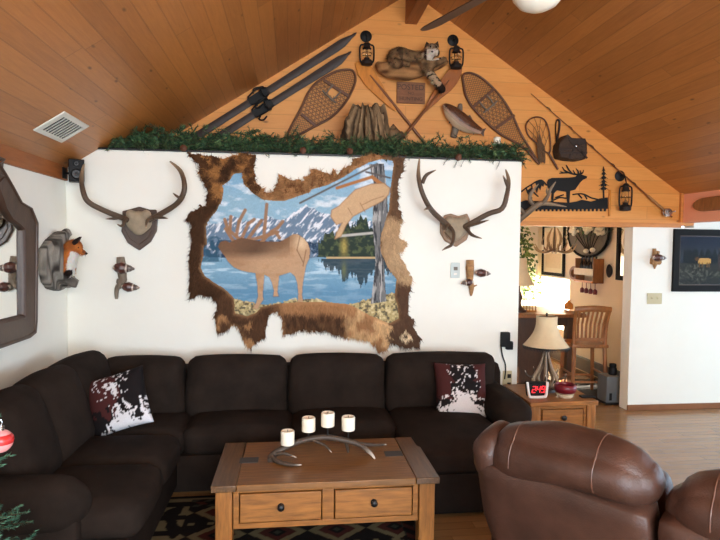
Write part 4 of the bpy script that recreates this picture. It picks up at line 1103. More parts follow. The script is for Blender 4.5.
# ------------------------------------------------------------------ fox on driftwood, left wall
def fox():
    t = thing('fox_mount', 'mounted red fox head and shoulders on grey driftwood, left wall by the corner', 'taxidermy', (XL, 4.45, 1.6))
    def A(px, py, x): return at_x(px, py, x)
    def slab(pts, x, th): return ('p', [at_x(px, py, x+th) for px, py in pts], (-th, 0, 0))
    m = blob([slab([(66, 231), (61, 232.5), (53, 240), (46.8, 249), (46.5, 270), (49, 282), (54, 289), (61, 291), (66, 288), (69, 282), (66, 270), (63, 255), (64, 243)], XL, .06),
              slab([(67, 231), (71, 234), (68, 243), (66, 255), (68, 268), (72, 277), (74, 284), (70, 288), (64, 282), (60, 270), (58, 255), (61, 240)], XL+.04, .07),
              ('t', [at_x(66, 276, XL+.11), at_x(72, 282, XL+.15), at_x(77.5, 284, XL+.19)], [.045, .04, .032]), ('t', [at_x(63, 234, XL+.07), at_x(66, 230, XL+.08), at_x(71, 236, XL+.1)], [.02, .016, .006])], .009, 1)
    bmesh.ops.subdivide_edges(m.bm, edges=m.bm.edges[:], cuts=1)
    for v in m.bm.verts: v.co.x += max(-.012, min(.012, nz((v.co.y*30, v.co.z*4, 2))*.02))*(1 if v.co.x > XL+.025 else 0)
    g1, g2 = S(142, 136, 126), S(62, 57, 52)
    paint(m, lambda p: lerp(g2, g1, .55+nz((p.x*8, p.y*42, p.z*5))*1.4)); obj('driftwood', m, 'bark', t, ang=70)
    YF = 4.45
    P = lambda px, py, dy=0: at_y(px, py, YF+dy)
    m = blob([('t', [P(65, 270), P(66.5, 261), P(69, 253), P(72, 247)], [.065, .075, .07, .058]), ('t', [P(69, 277, .0), P(67, 266)], [.04, .068]),
              ('e', P(74, 246.5), (.062, .06, .056)), ('t', [P(76, 248.5), P(81, 251.5), P(86.2, 253.5)], [.042, .024, .012]),
              ('t', [P(69, 262, -.03), P(69.5, 269, -.05), P(70, 275, -.055)], [.035, .02, .018])], .006, 6)
    O, Wt, Bk = S(196, 116, 54), S(222, 216, 206), S(36, 26, 22); h = P(74, 246.5)
    n0 = P(86.4, 253.5)
    def col(p):
        n = nz(p, 30)*.02; x, y = pix(p); x += n*60; y += n*40
        if (p-n0).length < .012: return Bk
        if (p-P(70, 276, -.055)).length < .05 and p.y < YF-.035: return Bk
        if inp(x, y, [(69.5, 251), (75, 251.5), (79, 254), (84.5, 255.5), (84, 257.5), (78, 260), (76, 266), (74, 278), (67, 278), (66.5, 266)]): return Wt
        if inp(x, y, [(82, 249), (87, 252), (86, 255), (82.5, 252.5)]): return S(120, 70, 40)
        return lerp(O, S(140, 78, 38), .5+nz(p, 18))
    m.bm.normal_update(); paint(m, col)
    fur(m, 2600, .022, .0035, lambda p: tuple(min(1, q*random.uniform(.8, 1.25)) for q in col(p)), lambda p, n: V((-.5, 0, -.6))+n*.7, jit=.3)
    obj('fur_coat', m, 'pelt', t, ang=80)
    for dy in (-.035, .035):
        e = MB(Bk); bse = P(74, 243.5, dy)
        e.lathe([(.026, 0), (.022, .03), (.012, .055), (.001, .075)], bse, 10, Matrix.Rotation(dy*-8, 3, 'X') @ Matrix.Rotation(.75, 3, 'Y') @ Matrix.Diagonal((.75, 1, 1)))
        obj('ear', e, 'pelt', t)
        obj('eye', MB().ell(P(78.2, 247.6, dy*1.1), .006), 'bottle_glass', t)
    obj('nose', MB().ell(n0, (.010, .010, .008)), 'black_plastic', t)
fox()

# ================================================================== THINGS ON THE WOODEN GABLE
def G(px, py, off=0.02): return at_y(px, py, YG-off)
def gbase(px, py): p = at_y(px, py, YG); return (p.x, YG, p.z)
def qs(pts, ox, oy, s): return [(ox+x/s, oy+y/s) for x, y in pts]

# ------------------------------------------------------------------ wooden skis with old bindings
def ski(label, p0, p1, bind):
    a, b = G(*p0, .03), G(*p1, .03); d = (b-a).normalized(); n = V((-d.z, 0, d.x)); L = (b-a).length
    c = (a+b)/2; t = thing('wooden_ski', label, 'ski', (c.x, YG, c.z), 0, 'old wooden skis')
    m = MB(); prof = [(0, .034), (.03, .037), (.3, .033), (.6, .035), (.88, .043), (.93, .040), (.97, .022), (.985, .012), (1.0, .012), (1.012, .004)]
    rows = []
    for q, w in prof:
        lift = .0 if q < .85 else (q-.85)**2*2.2; e = a+d*(L*q)-V((0, lift, 0))
        rows.append([m.v(e+n*w-V((0, 0, 0))), m.v(e+n*w*.35-V((0, .005, 0))), m.v(e-n*w*.35-V((0, .005, 0))), m.v(e-n*w), m.v(e-n*w+V((0, .014, 0))), m.v(e+n*w+V((0, .014, 0)))])
    for r0, r1 in zip(rows, rows[1:]):
        for k in range(6): m.f([r0[k], r0[(k+1) % 6], r1[(k+1) % 6], r1[k]])
    m.f(rows[0][::-1]); m.f(rows[-1]); obj('ski_board', m, 'ski_wood', t, ang=30)
    k = (G(*bind, .03)-a).dot(d); e = a+d*k-V((0, .012, 0))
    m = MB()
    m.bar(e-d*.11, e+d*.11, .075, .014, up=(0, 1, 0))
    m.bar(e-n*.05+d*.06, e+n*.05+d*.06, .02, .05, up=(0, 1, 0))
    for s in (-1, 1):
        m.tube([e+n*s*.03+d*.1, e+n*s*.05+d*.05-V((0, .04, 0)), e+n*s*.052-d*.02-V((0, .045, 0)), e+n*s*.04-d*.1-V((0, .02, 0))], .008, 7)
    m.tube([e-n*.05+d*.05, e-V((0, .06, 0))+d*.03, e+n*.05+d*.05], .009, 7)
    m.tube([e-n*.05-d*.06, e-n*.075-d*.09-V((0, .04, 0)), e-n*.10-d*.06-V((0, .03, 0)), e-n*.085-d*.01-V((0, .02, 0))], .008, 7)
    m.tube([e+n*.05-d*.03, e+n*.075-V((0, .03, 0)), e+n*.05+d*.09], .008, 7)
    obj('binding', m, 'iron_black', t, ang=60)
    for q in (.12, .62, .8):
        e = a+d*(L*q)-V((0, .006, 0)); obj('screw_head', MB().lathe([(.008, 0), (.007, .004), (.001, .005)], e, 8, Matrix.Rotation(PI/2, 3, 'X')), 'dark_metal', t)
ski('upper of two dark wooden skis along the left roof slope', (188, 141.5), (354, 36), (259, 97))
ski('lower of two dark wooden skis, just below its twin and left of the snowshoe', (214, 139.5), (349, 54.5), (263, 109))

# ------------------------------------------------------------------ snowshoes
def snowshoe(label, out, tail, bars, toehole, cell):
    cx = sum(p[0] for p in out)/len(out); cy = sum(p[1] for p in out)/len(out)
    t = thing('snowshoe', label, 'snowshoe', gbase(cx, cy), 0, 'wooden snowshoes')
    loop = [G(*p, .03) for p in out]
    m = MB(); m.tube(loop+[G(*tail, .03)], .0125, 8); m.tube([loop[0], G(*tail, .03)] if False else [loop[-1], G(*tail, .03)], .0125, 8)
    m.tube([loop[0], G((out[0][0]+tail[0])/2, (out[0][1]+tail[1])/2, .03), G(*tail, .03)], .0125, 8)
    obj('frame', m, 'ash_wood', t, ang=70)
    for a, b in bars: obj('crossbar', MB().bar(G(*a, .034), G(*b, .034), .03, .016, up=(0, 1, 0)), 'ash_wood', t, bevel=.003)
    poly = out+[tail]; XS = [p[0] for p in poly]; YS = [p[1] for p in poly]
    def side(p, ab): (ax, ay), (bx, by) = ab; return (bx-ax)*(p[1]-ay)-(by-ay)*(p[0]-ax)
    axis = math.atan2(tail[1]-cy, tail[0]-cx); s0 = side(tail, bars[0]) > 0; s1 = side(tail, bars[1]) > 0
    def sect(p):
        if (side(p, bars[0]) > 0) != s0: return 0      # toe
        if (side(p, bars[1]) > 0) == s1: return 2      # tail
        return 1
    for sec, sp, wd, nm in ((0, 2.1, .0048, 'toe_webbing'), (1, cell, .0075, 'middle_webbing'), (2, 2.1, .0048, 'tail_webbing')):
        m = MB()
        for da in ((PI/3, -PI/3) if sec != 1 else (PI/2, PI/6+.03, -PI/6-.03)):
            th = axis+da; ux, uy = math.cos(th), math.sin(th); nx_, ny_ = -uy, ux
            for k in range(-40, 41):
                run = None
                for j in range(-160, 161):
                    s = j*.5; x = cx+nx_*k*sp+ux*s; y = cy+ny_*k*sp+uy*s
                    ok = min(XS) < x < max(XS) and min(YS) < y < max(YS)
                    if ok:
                        ins = False
                        for i in range(len(poly)):
                            (x0, y0), (x1, y1) = poly[i], poly[(i+1) % len(poly)]
                            if (y0 > y) != (y1 > y) and x < (x1-x0)*(y-y0)/(y1-y0)+x0: ins = not ins
                        ok = ins and sect((x, y)) == sec
                        if ok and sec == 1:
                            q = ((x-toehole[0])**2+(y-toehole[1])**2)
                            if q < toehole[2]**2: ok = False
                    if ok:
                        if run is None: run = (x, y)
                        last = (x, y)
                    elif run is not None:
                        if math.hypot(last[0]-run[0], last[1]-run[1]) > .8: m.bar(G(*run, .03), G(*last, .03), wd, wd*.8, up=(0, 1, 0))
                        run = None
        obj(nm, m, 'rawhide', t, smooth=False)
    m = MB(); a, b = bars[0]; 
    mx, my = (a[0]+b[0])/2, (a[1]+b[1])/2; ux, uy = math.cos(axis), math.sin(axis); px_, py_ = -uy, ux
    for s in (-1, 1): m.tube([G(mx+px_*s*5, my+py_*s*5, .04), G(mx+ux*7+px_*s*5, my+uy*7+py_*s*5, .05), G(mx+ux*13+px_*s*4, my+uy*13+py_*s*4, .04)], .009, 7)
    m.tube([G(mx+ux*11+px_*-9, my+uy*11+py_*-9, .042), G(mx+ux*11.5, my+uy*11.5, .055), G(mx+ux*11+px_*9, my+uy*11+py_*9, .042)], .009, 7)
    obj('foot_strap', m, 'grey_driftwood', t)
snowshoe('wooden webbed snowshoe left of the stump, tail pointing down left',
         qs([(45, 440), (92, 355), (135, 272), (168, 200), (218, 138), (290, 92), (345, 66), (395, 58), (432, 62), (450, 90), (450, 135), (420, 208), (370, 282), (300, 348), (200, 402), (110, 450)], 280, 60, 6), (288, 139.5),
         [qs([(262, 120), (418, 222)], 280, 60, 6), qs([(128, 325), (212, 392)], 280, 60, 6)], (333.5, 90.5, 5.6), 3.6)
snowshoe('wooden webbed snowshoe right of the mounted fish, tail pointing down right',
         [(536, 161), (523.2, 147), (499, 133), (477.6, 113), (467, 98), (463.5, 83), (463.5, 75), (471.5, 73.2), (483.7, 79.5), (499, 94.5), (511, 112.5), (521, 134), (532, 152)][::-1], (539.5, 164),
         [[(472, 108), (494, 89)], [(496, 128), (514.5, 115)]], (482, 94.5, 5.4), 3.6)

# ------------------------------------------------------------------ crossed paddles
def paddle(label, blade, axis, shaft_end, mt, off):
    c = ((axis[0]+shaft_end[0])/2, (axis[1]+shaft_end[1])/2)
    t = thing('canoe_paddle', label, 'paddle', gbase(*c), 0, 'crossed canoe paddles')
    pts = [G(*p, off+.008) for p in blade]
    obj('blade', MB().prism(pts, (0, .014, 0)), mt, t, bevel=.005, seg=2)
    m = MB(); m.tube([G(*axis, off+.008), G((axis[0]*3+shaft_end[0])/4, (axis[1]*3+shaft_end[1])/4, off), G(*shaft_end, off)], [.006, .015, .0155], 10)
    obj('shaft', m, 'shaft_wood', t, ang=70)
paddle('honey coloured paddle with its blade up at the left, behind the other shaft',
       [(354.5, 63.5), (357, 61), (364, 60.5), (369, 62.5), (375, 71), (382, 83), (388, 94), (393.5, 104), (396.5, 110), (394.5, 111), (389, 107), (378, 97.5), (366, 86), (358, 75)], (370, 75), (424, 142), 'paddle_wood', .024)
paddle('honey coloured paddle with its blade up at the right under the lantern',
       [(462.5, 68), (456, 66), (449, 69), (443, 77), (436.5, 86), (430, 97), (425, 107.5), (423.5, 112), (425.5, 112.5), (431, 107.5), (441.5, 98), (451, 90.5), (457, 83.5), (461.5, 75)], (449, 80), (403.5, 137), 'paddle_dark', .055)

# ------------------------------------------------------------------ lanterns
def lantern(label, disc, px, ytop, ybot):
    a = G(px, ytop, .09); b = G(px, ybot, .09); x, y = a.x, YG-.09; H_ = a.z-b.z; z0 = b.z
    t = thing('oil_lantern', label, 'lantern', (x, YG, z0), 0, 'old barn lanterns')
    Z = lambda q: z0+q*H_
    obj('tank', MB().lathe([(.03, Z(0)), (.055, Z(.02)), (.058, Z(.12)), (.05, Z(.2)), (.028, Z(.24)), (.026, Z(.3))], (x, y, 0), 20), 'rust_iron', t, ang=50)
    obj('globe', MB().lathe([(.028, Z(.3)), (.043, Z(.4)), (.047, Z(.5)), (.038, Z(.64)), (.026, Z(.7))], (x, y, 0), 20), 'clear_glass', t, ang=70)
    obj('burner', MB().lathe([(.02, Z(.28)), (.022, Z(.34)), (.008, Z(.4)), (.002, Z(.46))], (x, y, 0), 12), 'rawhide', t)
    obj('cap', MB().lathe([(.03, Z(.7)), (.045, Z(.72)), (.034, Z(.78)), (.03, Z(.9)), (.038, Z(.92)), (.02, Z(1.0)), (.004, Z(1.02))], (x, y, 0), 20), 'rust_iron', t, ang=50)
    m = MB()
    for s in (-1, 1): m.tube([(x+s*.035, y, Z(.9)), (x+s*.066, y, Z(.82)), (x+s*.068, y, Z(.3)), (x+s*.054, y, Z(.1))], .0085, 8)
    for s in (-1, 1): m.tube([(x, y+s*.05, Z(.28)), (x, y+s*.055, Z(.5)), (x, y+s*.04, Z(.72))], .0025, 5)
    m.tube([(x+.05*math.cos(k*PI/6), y+.05*math.sin(k*PI/6), Z(.5)) for k in range(13)], .0025, 5)
    obj('wire_guard', m, 'iron_black', t, ang=70)
    d = G(*disc, .05)
    h = MB().lathe([(.052, 0), (.058, .012), (.045, .02), (.012, .024), (.012, .045)], (d.x, YG-.002, d.z), 22, Matrix.Rotation(PI/2, 3, 'X'))
    h.tube([(d.x, YG-.045, d.z), (d.x, YG-.09, d.z+.0), (x, y, Z(1.06)), (x, y, Z(1.0))], .006, 7)
    obj('wall_hook_plate', h, 'iron_black', t, ang=50)
lantern('black oil lantern above the left paddle blade, left of the bobcat', (366.5, 35), 367, 42.5, 65)
lantern('black oil lantern above the right paddle blade, right of the bobcat', (454, 39), 456.5, 46, 69)
lantern('black oil lantern with clear globe beside the fishing rod at the right', (622, 175.5), 626, 183.5, 211)

# ------------------------------------------------------------------ bobcat on driftwood
def bobcat():
    q = lambda pts: qs(pts, 370, 20, 6)
    t = thing('bobcat_mount', 'mounted grey-brown bobcat lying on a driftwood branch high on the gable', 'taxidermy', gbase(410, 68))
    P = lambda x, y, o=.12: G(370+x/6, 20+y/6, o)
    m = MB((0, 0, 0, 1))
    m = blob([('t', [P(40, 262, .06), P(70, 285, .09), P(120, 300, .12), (P(200, 308, .13)), P(280, 300, .12), P(360, 285, .1), P(430, 265, .08), P(468, 248, .05)], [.025, .06, .082, .09, .08, .055, .035, .012]),
              ('t', [P(100, 310, .1), P(160, 330, .1), P(230, 338, .09), P(310, 325, .07)], [.03, .045, .045, .02]), ('t', [P(48, 290, .08), P(45, 262, .06), P(52, 250, .05)], [.02, .016, .006])], .009, 3)
    paint(m, lambda p: lerp(S(176, 130, 84), S(96, 62, 38), .45+nz((p.x*4, p.y*20, p.z*26))*1.1)); obj('driftwood', m, 'bark', t, ang=70)
    m = blob([('t', [P(135, 232, .13), P(175, 214, .14), P(240, 226, .14), P(300, 232, .15), P(330, 232, .16)], [.07, .085, .07, .068, .072]),
              ('t', [P(130, 228, .13), P(150, 260, .2), P(190, 262, .22)], [.05, .055, .04]), ('t', [P(190, 262, .2), P(240, 268, .22)], [.034, .026]),
              ('t', [P(330, 232, .18), P(355, 205, .19), P(370, 185, .2)], [.075, .06, .055]), ('e', P(371, 180, .21), (.068, .062, .06)),
              ('e', P(373, 196, .265), (.036, .04, .03)), ('e', P(350, 195, .2), (.035, .03, .045)), ('e', P(398, 195, .2), (.035, .03, .045)),
              ('t', [P(335, 250, .2), P(360, 268, .24), P(400, 255, .25), P(440, 240, .24)], [.06, .048, .036, .03]), ('e', P(442, 239, .24), (.035, .034, .026)),
              ('t', [P(325, 255, .2), P(345, 300, .22), P(385, 350, .19), P(430, 410, .13)], [.062, .046, .038, .034]), ('e', P(434, 417, .13), (.034, .04, .034)),
              ('e', P(125, 225, .1), (.035, .035, .05))], .008, 5)
    h = P(371, 180, .21)
    def col(p):
        px = (p.x-G(370, 60, .15).x); n = nz(p, 24); n2 = nz((p.x*14, p.y*14, p.z*60))
        c = lerp(S(84, 62, 42), S(146, 114, 80), .5+n*.9)
        if nz(p, 46) > .42: c = S(58, 42, 32)
        if p.x < P(190, 0).x and nz(p, 9) > .1: c = lerp(c, S(52, 38, 28), .7)
        d = p-h
        if d.length < .14 and p.y < h.y-.01:
            c = lerp(S(190, 166, 136), S(118, 92, 70), .5+nz((p.x*50, 0, p.z*50))*1.4)
            if d.z < -.012 and abs(d.x) < .06: c = S(226, 216, 200)
            if d.z > .02 and abs(abs(d.x)-.02) < .006: c = S(52, 38, 30)
            if abs(abs(d.x)-.07) < .012 and d.z < 0: c = S(56, 42, 34)
        w = P(434, 417, .13)
        if p.z < P(0, 318).z and p.x > P(330, 0).x: c = S(44, 34, 28) if (n2 > .05 or (p-w).length < .07) else S(186, 158, 126)
        return c
    paint(m, col)
    fur(m, 5000, .024, .004, lambda p: tuple(min(1, k*random.uniform(.7, 1.3)) for k in col(p)), lambda p, n: n*.6+V((-.6, 0, -.4)), jit=.35)
    obj('fur_coat', m, 'pelt', t, ang=80)
    for s, e in ((-1, (341, 138)), (1, (404, 136))):
        b = P(371+s*26, 158, .19); tip = P(*e, .19)
        obj('ear', MB(S(70, 54, 42)).tube([b, b.lerp(tip, .5), tip, tip+(tip-b)*.35], [.03, .022, .01, .002], 9), 'pelt', t, ang=70)
        obj('eye', MB().ell(h+V((s*.028, -.061, .008)), .0095), 'bottle_glass', t)
    obj('nose', MB().ell(P(373, 190, .305), (.012, .01, .008)), 'creel_leather', t)
bobcat()

# ------------------------------------------------------------------ posted sign
def text(name, body, loc, size, m, parent, depth=.002):
    cu = bpy.data.curves.new(name, 'FONT'); cu.body = body; cu.size = size; cu.extrude = depth; cu.align_x = 'CENTER'; cu.align_y = 'CENTER'
    o = bpy.data.objects.new('tmptext', cu); COL.objects.link(o); o.location = loc; o.rotation_euler = (PI/2, 0, 0)
    dg = bpy.context.evaluated_depsgraph_get(); dg.update(); me = bpy.data.meshes.new_from_object(o.evaluated_get(dg))
    b = MB(); b.bm.from_mesh(me); bmesh.ops.transform(b.bm, matrix=Matrix.Translation(loc) @ Matrix.Rotation(PI/2, 4, 'X'), verts=b.bm.verts)
    bpy.data.objects.remove(o); bpy.data.curves.remove(cu); bpy.data.meshes.remove(me)
    return obj(name, b, m, parent, smooth=False)
def sign():
    a = at_y(397, 81.5, YG-.02); b = at_y(425, 104, YG-.02); x, z = (a.x+b.x)/2, (a.z+b.z)/2
    t = thing('posted_sign', 'weathered brown wooden sign with faded lettering under the bobcat', 'sign', (x, YG, z))
    obj('board', MB().box((a.x, YG-.022, b.z), (b.x, YG-.002, a.z)), 'sign_wood', t, bevel=.004)
    text('lettering', 'POSTED', (x-.005, YG-.0225, z+.052), .075, 'sign_ink', t)
    text('lettering', 'NO', (x, YG-.0225, z-.008), .04, 'sign_ink', t)
    text('lettering', 'HUNTING', (x, YG-.0225, z-.062), .052, 'sign_ink', t)
sign()

# ------------------------------------------------------------------ stump on the ledge
def stump():
    Y = 5.2; P = lambda x, y, dy=0: at_y(340+x/7.71, 80+y/7.71, Y+dy)
    zb = 2.512; bx = at_y(366, 143, Y).x
    m = blob([('t', [V((bx-.13, Y, zb-.02)), P(130, 330), P(150, 215)], [.14, .105, .05]), ('t', [V((bx+.0, Y-.03, zb-.02)), P(205, 320, -.03), P(190, 215)], [.15, .11, .03]),
              ('t', [V((bx+.11, Y, zb-.02)), P(280, 330), P(285, 225), P(282, 205)], [.14, .10, .06, .03]), ('t', [V((bx+.02, Y+.05, zb-.02)), P(230, 300, .06), P(240, 220, .06)], [.13, .1, .06]),
              ('t', [V((bx+.16, Y-.02, zb+.04)), P(400, 415), P(470, 445), P(500, 440)], [.1, .06, .03, .012])], .011, 1)
    bmesh.ops.subdivide_edges(m.bm, edges=m.bm.edges[:], cuts=1)
    for v in m.bm.verts:
        a = math.atan2(v.co.y-Y, v.co.x-bx); r = nz((a*5.5, v.co.z*2.2, 1))*.045+nz((a*13, v.co.z*4, 4))*.026+nz((v.co.x*40, v.co.y*40, v.co.z*18))*.014
        v.co.x += math.cos(a)*r; v.co.y += math.sin(a)*r; v.co.z = max(zb, v.co.z+(nz((v.co.x*22, v.co.y*22, 3))*.07 if v.co.z > zb+.18 else 0))
    paint(m, lambda p: lerp(S(60, 46, 34), S(160, 132, 98), .55+nz((math.atan2(p.y-Y, p.x-bx)*7, p.z*3, 2))*1.2))
    o = obj('tree_stump', m, 'bark', ang=70); tag(o, 'weathered grey-brown tree stump on the ledge behind the garland', 'stump')
stump()

# ------------------------------------------------------------------ mounted fish
def fish():
    P = lambda x, y, o=.08: G(420+x/6, 80+y/6, o)
    t = thing('fish_mount', 'mounted brown trout on a driftwood slat beside the right paddle', 'taxidermy', gbase(465, 118))
    m = MB().tube([P(200, 345, .025), P(215, 280, .03), P(235, 190, .03), P(243, 145, .025)], [.032, .038, .034, .02], 8, flat=1)
    obj('driftwood', m, 'grey_driftwood', t, ang=70)
    sp = [P(140, 150), P(160, 165), P(185, 192), P(235, 240), P(290, 275), P(340, 298), P(368, 308)]
    m = blob([('t', sp, [.018, .045, .072, .088, .075, .045, .03])], .006, 4)
    a, b = sp[0], sp[-1]; d = (b-a).normalized(); n = V((d.z, 0, -d.x)); n = n if n.z > 0 else -n
    def col(p):
        x, y = pix(p); sx = [140, 160, 185, 235, 290, 340, 368]; sy = [150, 165, 192, 240, 275, 298, 308]
        s = (float(np.interp(x, [420+k/6 for k in sx], [80+k/6 for k in sy]))-y)*.0097*.8
        c = lerp(S(206, 182, 150), S(94, 58, 38), (s+.05)/.045)
        if s > -.02 and nz(p, 70) > .3: c = S(48, 32, 24)
        if abs(s+.012) < .012: c = lerp(c, S(206, 170, 150), .6)  # pinkish-silver highlight painted into the colour along the flank
        return c
    paint(m, col); obj('body', m, 'scales', t, ang=80)
    def fin(pts, nm='fin'):
        f = MB(S(70, 46, 32)).prism([P(x, y, .085) for x, y in pts], (0, .008, 0)); obj(nm, f, 'scales', t)
    fin([(360, 300), (398, 288), (385, 312), (384, 338), (362, 318)], 'tail_fin'); fin([(262, 232), (300, 208), (312, 232), (302, 250)])
    fin([(330, 275), (346, 268), (346, 284)]); fin([(250, 285), (240, 308), (268, 296)]); fin([(310, 300), (322, 328), (336, 306)])
    fin([(182, 232), (172, 262), (204, 246)])
    obj('eye', MB().ell(P(158, 158, .122), .008), 'bottle_glass', t)
    obj('mouth', MB().tube([P(136, 156, .085), P(146, 160, .118), P(160, 176, .12)], .005, 6), 'bone', t)
fish()

# ------------------------------------------------------------------ landing net
def net():
    P = lambda x, y, o=.03: G(515+x/7.71, 110+y/7.71, o)
    t = thing('landing_net', 'old wooden landing net with hanging brown mesh left of the creel', 'fishing net', gbase(538, 145))
    hoop = [P(*q) for q in ((262, 335), (275, 300), (268, 190), (245, 105), (215, 65), (165, 54), (115, 72), (88, 110), (88, 155), (112, 205), (165, 255), (215, 305), (250, 330))]
    m = MB(); m.tube(hoop, .0075, 8); m.tube([P(255, 325), P(290, 385), P(332, 458)], [.012, .013, .011], 8); obj('hoop_and_handle', m, 'ash_wood', t, ang=70)
    m = MB(); rim = [(262, 190), (240, 110), (200, 70), (150, 62), (105, 85), (95, 140), (130, 210), (190, 270)]
    bot = [(232, 400), (225, 400), (218, 402), (205, 402), (195, 400), (190, 404), (186, 410), (205, 405)]
    mid = [(228, 290), (205, 240), (190, 170), (178, 160), (172, 180), (176, 240), (182, 300), (200, 330)]
    for r, q, b in zip(rim, mid, bot): m.tube([P(*r), P(q[0], q[1], .06), P(b[0], b[1], .05)], .0028, 5)
    for i in range(len(rim)):
        for k in (.3, .5, .65, .8, .92):
            j = (i+1) % len(rim)
            def at(i, k):
                r, q, b = rim[i], mid[i], bot[i]
                return (r[0]*(1-2*k)+q[0]*2*k, r[1]*(1-2*k)+q[1]*2*k) if k < .5 else (q[0]*(2-2*k)+b[0]*(2*k-1), q[1]*(2-2*k)+b[1]*(2*k-1))
            m.bar(P(*at(i, k), .03+.03*min(1, 2*k)), P(*at(j, k), .03+.03*min(1, 2*k)), .003, .003)
    for k in range(14):
        x = 172+k*4.6; m.tube([P(178+k*2, 180+abs(k-6)*9, .06), P(x, 300, .065), P(186+k*3.5, 405+random.randint(-6, 10), .05)], .0028, 5)
    obj('net_bag', m, 'net_cord', t, smooth=False)
net()
# ------------------------------------------------------------------ creel
def creel():
    P = lambda x, y, o=.1: G(515+x/7.71, 110+y/7.71, o)
    t = thing('fishing_creel', 'dark wicker fishing creel with a hanging strap on the gable wall', 'creel', gbase(573, 148))
    o1 = [(338, 300), (345, 255), (375, 215), (408, 182), (440, 218), (500, 222), (545, 220), (560, 255), (562, 320), (556, 376), (500, 384), (420, 378), (350, 362)]
    m = MB().prism([P(*q, .16) for q in o1], (0, .155, 0)); obj('basket', m, 'creel_wicker', t, bevel=.02, seg=3)
    m = MB(); m.prism([P(*q, .175) for q in ((405, 182), (440, 215), (545, 218), (556, 262), (500, 272), (470, 285), (440, 262), (415, 225))], (0, .012, 0))
    obj('lid', m, 'creel_leather', t, bevel=.005)
    m = MB()
    for a, b in (((340, 305), (470, 290)), ((470, 280), (420, 376)), ((475, 285), (556, 372)), ((470, 270), (470, 300)), ((350, 330), (556, 330))): m.bar(P(*a, .168), P(*b, .168), .02, .008, up=(0, 1, 0))
    obj('leather_band', m, 'creel_leather', t)
    obj('buckle', MB().ell(P(475, 277, .182), (.014, .008, .014)), 'chrome', t)
    m = MB().tube([P(348, 345, .09), P(322, 320, .05), P(318, 230, .03), P(314, 130, .02), P(322, 82, .02), P(334, 76, .02), P(344, 95, .02), P(340, 150, .02), P(326, 230, .035), P(330, 310, .06)], .012, 8, flat=.5)
    obj('strap', m, 'creel_leather', t, ang=70)
creel()
# ------------------------------------------------------------------ fishing rod
def rod():
    a, b = G(531, 93.5, .03), G(672, 217, .04); t = thing('fishing_rod', 'long brown fishing rod with a reel along the right roof slope', 'fishing rod', gbase(602, 155))
    d = (b-a).normalized()
    pts = [a+(b-a)*k/8 for k in range(9)]; obj('rod_blank', MB().tube(pts, [.003+.006*k/8 for k in range(9)], 8), 'shaft_wood', t)
    L = (b-a).length; obj('cork_grip', MB().tube([b-d*.36, b-d*.34, b-d*.12, b-d*.1], [.010, .014, .014, .012], 10), 'rod_cork', t)
    m = MB()
    for k in (.12, .27, .42, .57, .72): 
        q = a+(b-a)*k; m.tube([q-d*.03-V((0, .004, 0)), q-V((0, .022, 0)), q+d*.03-V((0, .004, 0))], .0035, 6)
    obj('line_guide', m, 'dark_metal', t)
    r = G(667.5, 212.5, .075); rt = Matrix.Rotation(PI/2, 3, 'X')
    m = MB().lathe([(.012, -.025), (.042, -.022), (.044, -.012), (.03, -.01), (.03, .01), (.044, .012), (.042, .02), (.012, .024), (.008, .04)], r, 22, rt)
    m.tube([r+V((0, -.035, 0)), r+V((.05, -.035, .012)), r+V((.052, -.05, .012))], .006, 7); m.bar(r, b-d*.07, .012, .012)
    obj('reel', m, 'chrome', t, ang=50)
rod()
